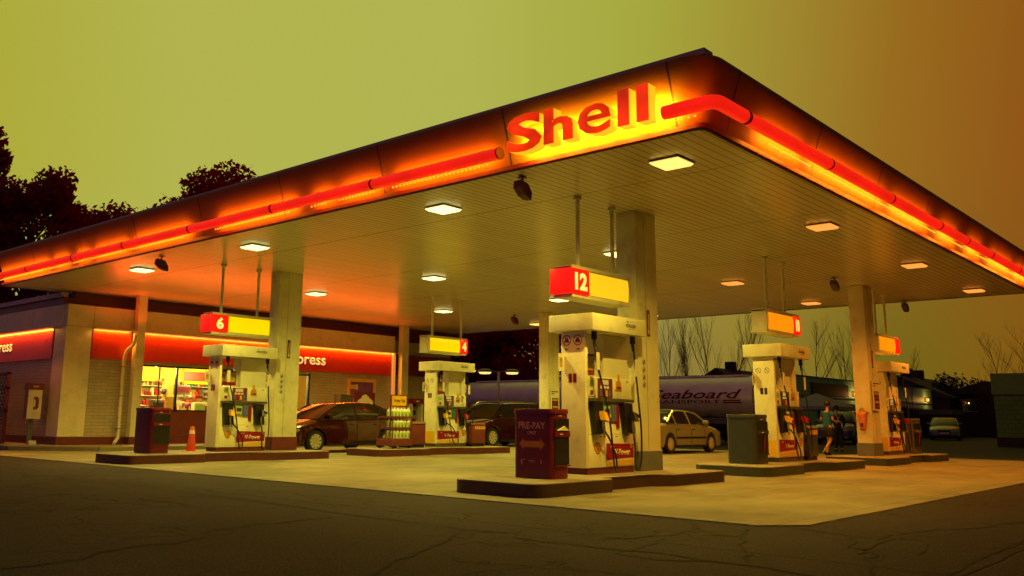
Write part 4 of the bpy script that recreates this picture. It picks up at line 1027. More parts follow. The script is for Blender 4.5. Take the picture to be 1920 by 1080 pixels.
# interior things
def shelf_unit(x, y, w, label):
    t_ = thing('shop_shelf', label, 'shelf', (x, y, ZB+.01))
    m_ = MB(); m_.box(-w/2, w/2, -.2, .2, 0, .12); m_.box(-w/2, w/2, .17, .2, .12, 2.15)
    for k in range(5): m_.box(-w/2, w/2, -.2, .168, .5+.36*k, .52+.36*k)
    m_.build('frame', M['cream'], t_)
    m_ = MB()
    for k in range(5):
        xx = -w/2+.04
        while xx < w/2-.14:
            ww = random.uniform(.06, .14); h = random.uniform(.12, .3); m_.box(xx, xx+ww, -.19, -.02, .521+.36*k, .521+.36*k+h, mi=random.randrange(6)); xx += ww+random.uniform(.006, .05)
    o = m_.build('goods', [M['red'], M['adyellow'], M['cream'], M['teal'], M['maroon2'], M['orange']], t_); tag(o, kind='stuff')
shelf_unit(16.3, 31.2, 2.4, 'stocked shelf behind the cashier, seen through shop window')
shelf_unit(18.9, 30.8, 2.2, 'stocked shelf at right of the shop window view')
shelf_unit(15.2, 29.6, 1.0, 'short stocked shelf at left edge of the shop window')
ct = thing('shop_counter', 'shop counter below the window with small goods', 'counter', (16.9, 27.75, ZB+.01))
m_ = MB(); m_.box(-1.9, 1.9, -.25, .25, 0, .93); m_.build('cabinet', M['maroon2'], ct)
m_ = MB(); m_.box(-1.95, 1.95, -.3, .3, .931, .97); m_.build('counter_top', M['cream'], ct)
def goods(name, x, y, z, w, d, h, key, label, cat, second=None):
    t_ = thing(name, label, cat, (x, y, z))
    m_ = MB(); m_.box(-w/2, w/2, -d/2, d/2, 0, h, bev=min(w, d, h)*.12); m_.build('body', M[key], t_, smooth=30)
    m_ = MB(); m_.box(-w/2+.02, w/2-.02, -d/2-.006, -d/2-.001, h*.2, h*.8); m_.build('front', M[second or 'ink'], t_)
CZ = ZB+.981
goods('till', 15.3, 27.8, CZ, .42, .3, .42, 'grey', 'dark grey till screen left of the cashier in shop window', 'till')
goods('display_box', 16.75, 27.62, CZ, .42, .25, .36, 'cream', 'pale display box on counter right of the cashier', 'box', 'green_note')
goods('counter_carton', 17.35, 27.6, CZ, .5, .25, .34, 'green_note', 'pale green carton on counter behind the window', 'box', 'cream')
goods('counter_stand', 17.0, 28.1, CZ, .3, .2, .62, 'red', 'red goods stand on the counter in shop window', 'stand', 'adyellow')
goods('drinks_machine', 18.2, 28.6, ZB+.01, .7, .5, 1.95, 'cream', 'tall cream machine with dark lines at right of shop window', 'machine', 'textwhite')
goods('menu_board', 17.7, 29.5, 2.15, 1.0, .08, .55, 'yellow', 'yellow board hanging inside the shop window', 'sign', 'maroon2')
goods('wall_screen', 16.95, 29.1, 1.75, .6, .12, .35, 'grey', 'dark screen hanging behind the shop window mullion', 'screen', 'maroon')
m_ = MB()
for k in range(24):
    m_.box(14.6+k*.17, 14.72+k*.17, 27.5, 27.6, CZ, CZ+random.uniform(.05, .3), mi=random.randrange(4))
for k in range(16):
    x = 16.1+k*.17; m_.lathe([(.03, 0), (.035, .04), (.03, .16), (.012, .2), (.012, .24)], c=(x, 27.93+.03*(k % 3), CZ), n=8, mi=k % 4)
tag(m_.build('small_goods', [M['red'], M['orange'], M['cream'], M['adyellow']], None, smooth=50), 'row of small bottles and goods along the shop counter', 'goods', kind='stuff')
# lit yellow band sign inside
m_ = MB(); m_.box(14.6, 16.9, 30.9, 30.96, 2.25, 2.8); tag(m_.build('light_box', emit('yellow_light_box', srgb(255, 205, 60), .9)), 'lit yellow panel high on the shop back wall', 'lit panel')

# drainpipe, phones, poster, ice box, lattice
m_ = MB(); m_.tube(smooth_path([(13.86, 26.72, 3.5), (13.80, 26.74, 3.2), (13.70, 26.95, 3.0), (13.66, 27.0, 2.7)], 4) + [(13.66, 27.0, .42), (13.63, 26.95, .32), (13.42, 26.75, .17)], .052, 10)
dp = thing('drainpipe', 'cream drainpipe bending down beside the left canopy post', 'drainpipe', (0, 0, 0))
m_.build('pipe', M['cream'], dp, smooth=50)
m_ = MB(); [m_.box(13.6, 13.72, 26.94, 27.08, z, z+.03) for z in (.6, 1.6, 2.5)]; m_.build('strap', M['steel'], dp)
def payphone(x, y, z, rz, label, post, key='maroon'):
    t_ = thing('payphone', label, 'payphone', (x, y, z), rz, None)
    h = 0 if not post else .75
    if post:
        m_ = MB(); m_.box(-.06, .06, .0, .12, 0, h+.3); m_.build('post', M['grey'], t_)
        m_ = MB(); m_.prism([(-.3, 0), (.14, 0), (.14, .05), (-.24, .12)], -.1, .1, axis='y'); m_.build('foot', M['cream'], t_)
    # hood: side panels, back, top sign
    m_ = MB(); m_.box(-.28, .28, .2, .24, h, h+1.0, mi=0); m_.box(-.30, -.26, -.14, .24, h, h+.86, mi=1); m_.box(.26, .30, -.14, .24, h, h+.86, mi=1)
    m_.box(-.32, .32, -.18, .26, h+.861, h+1.05, mi=0); sh = m_.build('hood', [M[key], M['cream']], t_)
    text('Bell', .16, .07, (0, -.181, h+.95), *FR, M['textwhite'], sh, 'hood_lettering', bold=.01, ext=.002)
    text('Bell', .14, .06, (-.3205, .05, h+.95), *LF, M['textwhite'], sh, 'hood_lettering', bold=.01, ext=.002)
    m_ = MB(); m_.box(-.12, .2, .1, .199, h+.25, h+.75, mi=0); m_.box(.0, .15, .094, .099, h+.42, h+.6, mi=1); m_.build('phone_body', [M['steel'], M['dark']], t_)
    m_ = MB(); m_.tube(smooth_path([(-.2, .12, h+.3), (-.2, .05, h+.36), (-.2, .05, h+.6), (-.2, .12, h+.68)], 4), .022, 8); m_.build('handset', M['dark'], t_, smooth=50)
    # handset mark on the outer side
    m_ = MB(); pts = [(.0, .62), (-.06, .62), (-.09, .56), (-.09, .32), (-.06, .26), (.0, .26), (.0, .33), (-.035, .35), (-.035, .53), (.0, .55)]
    m_.prism([(.08+a*1.6, h+b*1.05) for a, b in pts], -.306, -.301, axis='x'); m_.build('handset_mark', M['inkred'], t_)
    return t_
payphone(11.5, 28.1, .13, R(78), 'payphone on a post by the shop corner pier', True)
payphone(25.05, 26.3, .75, R(0), 'left of the two dark red payphones behind the jug rack', False)
payphone(25.75, 26.3, .75, R(0), 'right of the two dark red payphones behind the jug rack', False)
m_ = MB(); m_.box(24.7, 26.1, 26.5, 26.6, .13, .8); tag(m_.build('payphone_stand', M['maroon']), 'dark red stand carrying the pair of payphones', 'stand')
ps = thing('framed_poster', 'yellow framed purple poster on the brick shop wall', 'poster', (23.6, BY-.002, 1.3))
m_ = MB(); m_.box(-.72, -.60, -.06, 0, 0, 1.22); m_.box(.60, .72, -.06, 0, 0, 1.22); m_.box(-.6, .6, -.06, 0, 1.1, 1.22); m_.box(-.6, .6, -.06, 0, 0, .08); m_.build('frame', M['yellow'], ps)
M['purple'] = mat('purple_print', (.22, .07, .34), .4, var=.25, vs=4)
m_ = MB(); m_.box(-.6, .6, -.03, -.001, .08, 1.1); pp = m_.build('print', M['purple'], ps)
m_ = MB(); m_.box(-.58, -.2, -.036, -.031, .82, .98, mi=0); m_.box(-.33, -.2, -.04, -.0365, .8, 1.0, mi=1); m_.box(-.4, .45, -.036, -.031, .12, .45, mi=1); m_.box(-.34, .4, -.04, -.0365, .1, .32, mi=0); m_.build('motif', [M['yellow'], M['cream']], pp)
ib = thing('ice_box', 'low cream chest with maroon mountain sign behind the dark red car', 'ice chest', (22.6, 26.55, .13))
m_ = MB(); m_.box(-1.0, 1.0, -.35, .35, .05, 1.35, bev=.03); m_.build('chest', M['cream'], ib, smooth=30)
m_ = MB(); m_.box(-.05, .95, -.30, -.24, 1.36, 1.85, mi=0); m_.prism([(.0, 1.4), (.1, 1.55), (.25, 1.62), (.3, 1.72), (.45, 1.78), (.6, 1.7), (.68, 1.62), (.82, 1.54), (.9, 1.4)], -.31, -.301, axis='y', mi=1); m_.build('header_sign', [M['inkred'], M['textwhite']], ib)
m_ = MB(); m_.box(-.75, -.15, -.28, .1, 1.36, 1.75, bev=.02); m_.build('side_case', M['taupe'], ib)
lt = thing('lattice_screen', 'brown pierced screen wall at far left edge by the shop', 'screen', (11.2, 30.6, .13))
m_ = MB(); m_.box(-.05, .05, -1.2, 1.6, 0, .25)
for z in (.25, .95, 1.65, 2.1): m_.box(-.05, .05, -1.2, 1.6, z, z+.06)
for y in (-1.2, -.25, .7, 1.54): m_.box(-.05, .05, y, y+.06, .31, 2.16)
m_.build('frame', M['maroon2'], lt)
m_ = MB()
for r_ in range(16):
    for c_ in range(22):
        if r_ % 2 == c_ % 2: continue
        y = -1.14+c_*.12; z = .31+r_*.115
        m_.box(-.02, .02, y, y+.115, z, z+.1)
m_.build('block_pattern', M['taupe'], lt)

# ------------------------------------------------------------------ street lamps behind
def street_lamp(x, y, h, heads, label):
    t_ = thing('street_lamp', label, 'street lamp', (x, y, 0), 0, 'lit lot lamps behind the pumps')
    m_ = MB(); m_.tube([(0, 0, 0), (0, 0, h)], [.08, .06], 8); m_.build('pole', M['cream'], t_, smooth=40)
    for k in heads:
        d = Vector((RH[0]*k, RH[1]*k, 0))
        m_ = MB(); m_.tube([(0, 0, h), (d.x*.35, d.y*.35, h+.03)], .035, 6); m_.build('arm', M['coping'], t_)
        c = d*.72
        m_ = MB(); n = 8
        m_.lathe([(.18, .14), (.37, .08), (.39, -.03), (.35, -.03)], c=(c.x, c.y, h), n=n); hd = m_.build('lamp_head', M['coping'], t_)
        m_ = MB(); m_.lathe([(.34, -.032), (.28, -.12), (.02, -.14)], c=(c.x, c.y, h), n=n); m_.build('lens', M['lamp_warm'], hd)
street_lamp(36.58, 31.08, 3.5, (-1, 1), 'twin headed lot lamp above the tanker')
street_lamp(35.0, 32.7, 3.58, (1,), 'lot lamp whose head shows right of pump four roof')
street_lamp(38.0, 29.3, 3.7, (1,), 'lot lamp at left edge of column behind pump twelve')

# ------------------------------------------------------------------ cars
def interp(pts, x):
    if x <= pts[0][0]: return pts[0][1]
    for (a, za), (b, zb) in zip(pts, pts[1:]):
        if x <= b:
            u = (x-a)/(b-a); return za+(zb-za)*u
    return pts[-1][1]
def car(label, loc, rz, paint, S, cat='car', grp=None):
    """S: L W, rear x0=0 .. front x1=L (local x from -L/2), wheel xs, profiles"""
    t_ = thing('parked_car', label, cat, loc, rz, grp)
    L_, W_ = S['L'], S['W']; hw = W_/2; off = -L_/2; wr = S['wr']; wheels = S['wheels']
    deck = S['deck']          # top of lower body along x
    xsn = sorted(set([round(L_*k/44, 3) for k in range(45)] + [round(w+wr*1.14*math.cos(R(a)), 3) for w in wheels for a in range(0, 181, 15)]))
    def plan(x):
        e = min(x, L_-x); rr = .75
        return hw*(1-.20*(1-min(e, rr)/rr)**2.2)
    rows = []
    for x in xsn:
        zt = interp(deck, x); w = plan(x); zb = .20 + .10*max(0, 1-min(x, L_-x)/.35)
        za = zb
        for cx in wheels:
            dx = abs(x-cx); ra = wr*1.14
            if dx < ra: za = max(za, wr + math.sqrt(ra*ra-dx*dx)*.98)
        za = min(za, zt-.06); e = min(x, L_-x)
        end = max(0, 1-e/.12)*.05
        r_ = [(0, zb), (.6*w, zb), (.62*w, za), (.965*w, za), (w*.995, za+.02), (w*1.0, max(za+.03, (zb+zt)/2-.02)), (w*.985, max(za+.04, zt-.2)), (w*.96, max(za+.05, zt-.07)), (w*.88, zt-.012), (w*.5, zt+.015), (0, zt+.025)]
        full = [(off+x, y, z) for y, z in r_] + [(off+x, -y, z) for y, z in r_[-2:0:-1]]
        rows.append(full)
    m_ = MB(); g = m_.grid(rows, close=True); m_.f(g[0]); m_.f(g[-1][::-1])
    body = m_.build('body', paint, t_, smooth=38)
    # greenhouse
    A, B, C_, D_ = S['gh']; zr = S['H']; belt = S['belt']; wb, wt = hw*.93, hw*.70
    def gz(x):
        zbx = interp(deck, x)
        if x <= D_ or x >= A: return zbx
        if x > B: u = (A-x)/(A-B); return zbx + (zr-.02-zbx)*(1-(1-u)**1.25)
        if x < C_: u = (x-D_)/(C_-D_); return zbx + (zr-.05-zbx)*(1-(1-u)**1.35)
        u = (x-C_)/(B-C_); return zr-.05+.05*math.sin(PI*(u*.75+.25))**.7 - .0
    def sy(z, zb_): u = max(0, min(1, (z-zb_)/(zr-zb_))); return wb+(wt-wb)*u**1.15
    xs_ = [D_+(A-D_)*k/34 for k in range(35)]
    rows = []; roofrows = []
    for x in xs_:
        z = gz(x); zb_ = interp(deck, x)-.04
        pts = [(wb+.0, zb_)]
        for k in range(1, 6):
            zz = zb_+(z-zb_)*k/5; pts.append((sy(zz, zb_), zz))
        yt = pts[-1][0]; pts += [(yt*.93, z+.018), (yt*.5, z+.032), (0, z+.036)]
        full = [(off+x, y, zz) for y, zz in pts] + [(off+x, -y, zz) for y, zz in pts[-2::-1]]
        rows.append(full)
        if C_-.03 <= x <= B+.03: roofrows.append([(off+x, y*1.0, zz+.008) for y, zz in ([(yt+.008, z-.03)]+pts[5:])] + [(off+x, -y, zz+.008) for y, zz in ([(yt+.008, z-.03)]+pts[5:])[-2::-1]])
    m_ = MB(); m_.grid(rows); m_.build('window_glass', M['glass'], body, smooth=30)
    m_ = MB(); m_.grid(roofrows); m_.build('roof', paint, body, smooth=30)
    # pillars
    m_ = MB()
    for s in (-1, 1):
        def strip(xa, xb, w_):
            p = []
            for k in range(7):
                u = k/6; x = xa+(xb-xa)*u; z = gz(x) if True else 0; zb_ = interp(deck, x)-.04
                p.append((off+x, s*(sy(z, zb_)+.004), z+.0))
            m_.tube(p, w_, 6)
        strip(A-.04, B, .032); strip(D_+.05, C_, .045)
        # lower sill of the windows and roof rail
        m_.tube([(off+x, s*(wb+.002), interp(deck, x)-.025) for x in [D_+.1+(A-D_-.2)*k/12 for k in range(13)]], .018, 6)
        for xb in S['pillars']:
            zb_ = interp(deck, xb)-.04; z = gz(xb); P = [(off+xb-(.0+.04*k/4), s*(sy(zb_+(z-zb_)*k/4, zb_)+.001), zb_+(z-zb_)*k/4) for k in range(5)]
            m_.tube(P, .03, 6)
    m_.build('pillars', paint, body, smooth=50)
    # door seams, moulding, handles
    m_ = MB()
    for s in (-1, 1):
        y = s*(hw+.001)
        for xd in S['doors']: m_.box(off+xd-.006, off+xd+.006, y-.004, y+.004, .30, interp(deck, xd)-.16)
        if S.get('mould'): m_.box(off+wheels[0]+wr*1.2, off+wheels[1]-wr*1.2, y-.006, y+.012, .47, .53)
        m_.box(off+wheels[0]+wr*1.2, off+wheels[1]-wr*1.2, s*(hw*.99)-.01, s*(hw*.99)+.008, .20, .27)
    m_.build('trim_lines', M['dark'], body)
    m_ = MB()
    for s in (-1, 1):
        for xd in S['doors'][:2]: m_.box(off+xd+.08, off+xd+.24, s*(hw-.01), s*(hw+.028), S['belt']-.17, S['belt']-.14, bev=.006)
    m_.build('door_handles', paint if not S.get('chrome') else M['chrome'], body)
    for s in (-1, 1):
        m_ = MB(); xm = A-.38; y0 = s*(hw*.94); m_.box(off+xm-.06, off+xm+.07, y0, y0+s*.19, S['belt']+.0, S['belt']+.13, bev=.03); m_.build('wing_mirror', paint, body, smooth=40)
    # lights
    zf = interp(deck, L_-.25)
    for s in (-1, 1):
        m_ = MB(); w = plan(L_-.1)
        m_.grid([[(off+L_+.008, s*w*.50, zf-.20), (off+L_+.008, s*w*.50, zf-.10)], [(off+L_-.01, s*w*.80, zf-.22), (off+L_-.01, s*w*.80, zf-.06)], [(off+L_-.14, s*(plan(L_-.14)+.006), zf-.20), (off+L_-.14, s*(plan(L_-.14)+.006), zf-.055)], [(off+L_-.42, s*(plan(L_-.42)+.006), zf-.10), (off+L_-.42, s*(plan(L_-.42)+.006), zf-.06)]])
        m_.build('headlight', M['headlamp'], body, smooth=60)
        m_ = MB(); w = plan(.1); zt = interp(deck, .15)
        m_.grid([[(off-.008, s*w*.55, zt-.26), (off-.008, s*w*.55, zt-.10)], [(off+.01, s*w*.86, zt-.27), (off+.01, s*w*.86, zt-.09)], [(off+.13, s*(plan(.13)+.006), zt-.25), (off+.13, s*(plan(.13)+.006), zt-.10)]])
        m_.build('tail_light', M['tail'], body, smooth=60)
    m_ = MB(); m_.box(off+L_-.03, off+L_+.004, -plan(L_)*.48, plan(L_)*.48, zf-.22, zf-.12); m_.box(off+L_-.05, off+L_+.006, -plan(L_)*.7, plan(L_)*.7, .26, .36); m_.build('grille', M['dark'], body)
    m_ = MB(); m_.box(off-.014, off-.006, -.26, .26, .56, .68); m_.box(off+L_+.01, off+L_+.02, -.26, .26, .42, .53); m_.build('number_plate', M['cream'], body)
    for x in wheels:
        for s in (-1, 1):
            cy = s*(hw-.105)
            m_ = MB(); m_.lathe([(wr*.64, -.1), (wr*.93, -.1), (wr, -.06), (wr, .06), (wr*.93, .1), (wr*.64, .1)], c=(off+x, cy, wr), axis='y', n=30, cap=False); ty = m_.build('wheel', M['tyre'], t_, smooth=40)
            yo = cy+s*.085; m_ = MB()
            m_.lathe([(wr*.66, -.02), (wr*.66, .012*1), (wr*.60, .012)] if s > 0 else [(wr*.66, .02), (wr*.66, -.012), (wr*.60, -.012)], c=(off+x, yo, wr), axis='y', n=30, cap=False)
            m_.cyl((off+x, yo-.012, wr), wr*.17, .024, axis='y', n=14)
            ns = S['spokes']
            for k in range(ns):
                a = 2*PI*k/ns+.2; a1 = Vector((math.cos(a), 0, math.sin(a)))
                m_.beam(Vector((off+x, yo, wr))+a1*wr*.1, Vector((off+x, yo, wr))+a1*wr*.63, S['sw'], .02, side=(0, 1, 0))
            m_.build('rim', M['rim'], ty)
            m_ = MB(); m_.cyl((off+x, cy-.02, wr), wr*.64, .03, axis='y', n=24); m_.build('brake_disc', M['dark'], ty)
    return t_, body
M['headlamp'] = mat('headlamp_glass', (.6, .6, .4), .12, var=.3, vs=18, metal=.4)
M['tail'] = mat('tail_lamp_red', (.35, .01, .01), .15, var=.1)
M['rim'] = mat('silver_alloy_rim', (.75, .7, .5), .35, metal=.3, var=.05)
M['car_red'] = mat('dark_red_car_paint', (.05, .003, .003), .18, metal=.3, var=0, coat=1)
M['car_red2'] = mat('deep_red_suv_paint', (.045, .003, .003), .18, metal=.3, var=0, coat=1)
M['car_silver'] = mat('olive_silver_car_paint', (.36, .37, .26), .42, metal=.4, var=0, coat=.15)
M['car_green'] = mat('dark_green_grey_car_paint', (.05, .09, .06), .25, metal=.5, var=0, coat=1)
M['car_blue'] = mat('dark_blue_car_paint', (.02, .06, .13), .2, metal=.3, var=0, coat=1)
M['car_black'] = mat('black_car_paint', (.008, .007, .009), .2, var=0, coat=1)
sedan = dict(L=4.8, W=1.82, H=1.45, wr=.33, wheels=(1.02, 3.80), belt=.98, deck=[(0, .72), (.06, .94), (.25, 1.02), (.95, 1.03), (2.0, 1.0), (3.35, .99), (3.7, .95), (4.45, .78), (4.7, .66), (4.8, .5)], gh=(3.72, 2.72, 1.45, .62), pillars=(2.25, 1.28), doors=(1.32, 2.24, 3.3), spokes=10, sw=.07)
suv = dict(L=4.75, W=1.88, H=1.62, wr=.36, wheels=(.95, 3.72), belt=1.06, deck=[(0, .8), (.04, 1.06), (.2, 1.1), (2, 1.1), (3.3, 1.08), (3.7, 1.04), (4.4, .92), (4.66, .8), (4.75, .55)], gh=(3.7, 2.85, .75, .12), pillars=(2.4, 1.35), doors=(1.4, 2.4, 3.3), spokes=10, sw=.07)
old_sedan = dict(L=4.70, W=1.72, H=1.36, wr=.31, wheels=(.98, 3.70), belt=.93, deck=[(0, .66), (.05, .90), (.2, .95), (.95, .96), (2.2, .94), (3.35, .92), (3.75, .88), (4.4, .76), (4.62, .68), (4.7, .5)], gh=(3.60, 2.75, 1.55, .85), pillars=(2.35, 1.42), doors=(1.35, 2.32, 3.25), spokes=16, sw=.03, mould=True, chrome=True)
car('dark red sedan parked behind pump six in front of the shop', (18.05, 21.95, .012), PI, M['car_red'], sedan)
t_, b_ = car('dark red wagon with roof rails behind the pre-pay bin', (26.9, 22.9, .012), PI, M['car_red2'], suv)
for s in (-1, 1):
    m_ = MB(); m_.tube(smooth_path([(-1.9, s*.62, 1.56), (-1.6, s*.63, 1.66), (.2, s*.63, 1.68), (.55, s*.63, 1.6)], 4), .018, 6); m_.build('roof_rail', M['chrome'], b_)
car('olive silver older sedan parked beyond the near column', (27.45, 15.78, .012), 0, M['car_silver'], old_sedan)
t_, _ = car('dark green grey sedan parked far off by the dark house', (67.6, 17.8, 0), R(193), M['car_green'], sedan)
car('blue car half hidden beyond the far right column', (47.6, 17.4, 0), R(190), M['car_blue'], suv)
car('black car cut off by the right edge of the picture', (41.9, 6.9, 0), R(200), M['car_black'], sedan)

# ------------------------------------------------------------------ tanker trailer
tk_ = thing('tanker_trailer', 'long silver violet tanker trailer with Seaboard TRANSPORT lettering', 'tanker', (41.9, 28.3, 0), 0)
M['tank'] = mat('dull_polished_tank', (.9, .84, .76), .38, metal=.15, var=.08, vs=1.2, dirt=.2)
hl = 9.4; cz = 2.22; ra_, rb_ = 1.15, 1.02
def ell(y, k, n=36): return [(ra_*k*math.cos(2*PI*i/n), y, cz+rb_*k*math.sin(2*PI*i/n)) for i in range(n)]
m_ = MB(); m_.grid([ell(-hl, .001), ell(-hl, .7), ell(-hl+.04, .93), ell(-hl+.12, 1)] + [ell(-hl+.12+(2*hl-.24)*k/14, 1) for k in range(1, 14)] + [ell(hl-.12, 1), ell(hl-.04, .93), ell(hl, .7), ell(hl, .001)], close=True)
tb = m_.build('tank', M['tank'], tk_, smooth=35)
m_ = MB()
for k in range(9):
    y = -hl+.1+(2*hl-.2)*k/8; m_.grid([[(p[0]*1.008, y-.03, cz+(p[2]-cz)*1.01) for p in ell(0, 1)], [(p[0]*1.008, y+.03, cz+(p[2]-cz)*1.01) for p in ell(0, 1)]], close=True)
m_.box(-.35, .35, -hl+.6, hl-.6, cz+rb_-.02, cz+rb_+.06); m_.build('bands', M['tank'], tb)
m_ = MB(); m_.box(-.45, .45, -hl+.4, hl-.2, .98, 1.18); m_.box(-1.16, -1.08, -hl+.2, hl-2, .95, 1.05); m_.box(-1.18, -1.1, -hl+2.2, -hl+5.4, 1.3, 1.38); m_.box(-1.1, -.9, -hl+.1, -hl+.2, .5, 1.0)
m_.box(-1.1, -1.04, -hl+.2, -hl+3.6, .92, 1.12)
for y in (-hl+.9, -hl+2.3, -hl+3.7, 3.5, 4.9): m_.box(-.9, .9, y-.08, y+.08, .45, .98)
m_.build('chassis', M['grey'], tk_)
for y in (-hl+.9, -hl+2.3, -hl+3.7, 3.5, 4.9):
    for s in (-1, 1):
        m_ = MB(); m_.lathe([(.28, -.14), (.48, -.14), (.52, -.08), (.52, .08), (.48, .14), (.28, .14), (.2, .05), (.01, .05)], c=(s*1.0, y, .52), axis='x', n=22); m_.build('wheel', M['tyre'], tk_, smooth=40)
m_ = MB(); [m_.box(-1.1, -1.02, y-.5, y+.5, .55, .6) for y in (0,)]; m_.box(-.9, .9, 6.4, 6.6, 0, 1.0); m_.build('landing_leg', M['grey'], tk_)
# lettering follows the tank side
M['tank_ink'] = mat('maroon_tank_lettering', (.16, .008, .012), .45, var=.05)
def tank_text(body, w, h, y, z, shear=0, bold=.03, nm='tank_lettering'):
    o = text(body, w, h, (0, y, z), *LF, M['tank_ink'], tb, nm, bold=bold, ext=0, shear=shear)
    bm_ = bmesh.new(); bm_.from_mesh(o.data); bmesh.ops.triangulate(bm_, faces=bm_.faces[:]); bmesh.ops.subdivide_edges(bm_, edges=bm_.edges[:], cuts=1)
    for v in bm_.verts:
        s_ = max(-.98, min(.98, (v.co.z-cz)/rb_)); v.co.x = -ra_*math.sqrt(1-s_*s_)-.012
    bm_.to_mesh(o.data); bm_.free()
tank_text('Seaboard', 4.95, .45, -6.35, 2.36, shear=.35, bold=.015)
tank_text('TRANSPORT', 4.0, .17, -5.7, 1.99, bold=.005)
m_ = MB()
for z, a_ in ((2.04, 0), (1.94, .15)):
    zz = z; s_ = (zz-cz)/rb_; x = -ra_*math.sqrt(1-s_*s_)-.016
    m_.poly([(x, -8.75, zz+.035), (x, -7.85, zz+.035), (x-.002, -7.85, zz-.03), (x-.002, -8.75-a_*.6, zz-.03)])
m_.build('stripe', M['tank_ink'], tb)

# ------------------------------------------------------------------ people
def person(label, loc, rz, pose, mats, scale=1., vest=False):
    """pose: joint dict; body is one continuous skinned surface"""
    t_ = thing('person', label, 'person', loc, rz)
    def skin(nodes, edges, name, m, parent, root=0, sub=2):
        me = bpy.data.meshes.new(name); me.from_pydata([Vector(n[0])*scale for n in nodes], edges, [])
        o = bpy.data.objects.new(name, me); COL.objects.link(o)
        sk = o.modifiers.new('s', 'SKIN'); sk.use_smooth_shade = True
        for i, n in enumerate(nodes):
            r = n[1]; r = r if isinstance(r, tuple) else (r, r); me.skin_vertices[0].data[i].radius = (r[0]*scale, r[1]*scale)
        me.skin_vertices[0].data[root].use_root = True
        sb = o.modifiers.new('u', 'SUBSURF'); sb.levels = sub; sb.render_levels = sub
        dg = bpy.context.evaluated_depsgraph_get(); dg.update()
        nm = bpy.data.meshes.new_from_object(o.evaluated_get(dg)); o.modifiers.clear(); o.data = nm; nm.name = name
        for p in nm.polygons: p.use_smooth = True
        nm.materials.clear(); nm.materials.append(m); o.parent = parent
        return o
    J = pose
    nodes = [(J['pelvis'], (.12, .09)), (J['waist'], (.105, .08)), (J['chest'], (.135, .10)), (J['neck'], .05), (J['neck2'], .045), (J['head0'], (.065, .07)), (J['head1'], (.082, .09)), (J['head2'], (.06, .065))]
    edges = [(i, i+1) for i in range(7)]
    for s in ('l', 'r'):
        b0 = len(nodes)
        nodes += [(J['sh_'+s], .055), (J['el_'+s], .038), (J['wr_'+s], .025), (J['ha_'+s], (.032, .02))]
        edges += [(2, b0), (b0, b0+1), (b0+1, b0+2), (b0+2, b0+3)]
        h = Vector(J['ha_'+s]); w = Vector(J['wr_'+s]); d = (h-w).normalized(); sd = d.cross(Vector((0, 0, 1))).normalized() if abs(d.z) < .95 else Vector((0, 1, 0))
        for k, ln in ((-1.5, .055), (-.5, .07), (.5, .066), (1.5, .05)):
            c = len(nodes); base = h+sd*k*.013+d*.02
            nodes += [(tuple(base+d*ln*.5), .009), (tuple(base+d*ln+Vector((0, 0, -.015))), .008)]; edges += [(b0+3, c), (c, c+1)]
        c = len(nodes); nodes += [(tuple(w.lerp(h, .5)+sd*.045), .01)]; edges += [(b0+3, c)]
        c = len(nodes)
        nodes += [(J['hip_'+s], .085), (J['kn_'+s], .055), (J['an_'+s], .036), (J['he_'+s], .035), (J['toe_'+s], (.035, .025))]
        edges += [(0, c), (c, c+1), (c+1, c+2), (c+2, c+3), (c+3, c+4)]
    body = skin(nodes, edges, 'body', mats['body'], t_)
    # face
    hd = Vector(J['head1'])*scale; f = Vector((1, 0, 0))
    m_ = MB(); m_.prism([(hd.x+.085*scale, hd.z-.02*scale), (hd.x+.115*scale, hd.z-.03*scale), (hd.x+.085*scale, hd.z+.025*scale)], hd.y-.012*scale, hd.y+.012*scale, axis='y')
    for s in (-1, 1): m_.lathe([(.001, -.012*scale), (.022*scale, 0), (.001, .012*scale)], c=(hd.x, hd.y+s*.083*scale, hd.z-.01*scale), axis='y', n=8)
    m_.build('face', mats['body'], t_)
    m_ = MB()
    for s in (-1, 1): m_.lathe([(.001, -.004), (.011*scale, 0), (.001, .004)], c=(hd.x+.083*scale, hd.y+s*.032*scale, hd.z+.012*scale), axis='x', n=8)
    m_.box(hd.x+.078*scale, hd.x+.09*scale, hd.y-.025*scale, hd.y+.025*scale, hd.z-.058*scale, hd.z-.05*scale); m_.build('eyes_and_mouth', M['ink'], t_)
    m_ = MB(); bmesh.ops.create_icosphere(m_.bm, subdivisions=3, radius=.108*scale)
    for v in m_.bm.verts:
        v.co.x = v.co.x*1.0 - .018*scale; v.co.z = v.co.z*1.05+.035*scale; v.co += hd
        if v.co.z < hd.z-.03*scale: v.co.z = hd.z-.03*scale
        if v.co.x > hd.x+.03*scale and v.co.z < hd.z+.06*scale: v.co.x = hd.x+.02*scale
    m_.build('hair', mats['hair'], t_, smooth=60)
    def pt(a, b, u): return tuple(Vector(J[a]).lerp(Vector(J[b]), u))
    sh = [(pt('pelvis', 'waist', -.15), (.165, .135)), (J['waist'], (.15, .12)), (J['chest'], (.158, .122)), (pt('chest', 'neck', .72), (.07, .07))]
    e = [(0, 1), (1, 2), (2, 3)]
    for s in ('l', 'r'):
        b0 = len(sh); sh += [(J['sh_'+s], .075), (pt('sh_'+s, 'el_'+s, mats.get('sleeve', .75)), .062)]; e += [(2, b0), (b0, b0+1)]
        if mats.get('sleeve', .75) >= 1: sh += [(pt('el_'+s, 'wr_'+s, .9), .045)]; e += [(b0+1, b0+2)]
    shirt = skin(sh, e, 'shirt', mats['shirt'], t_, root=1)
    sc_ = [(pt('pelvis', 'waist', .15), (.15, .12)), (J['pelvis'], (.16, .13))]; e = [(0, 1)]
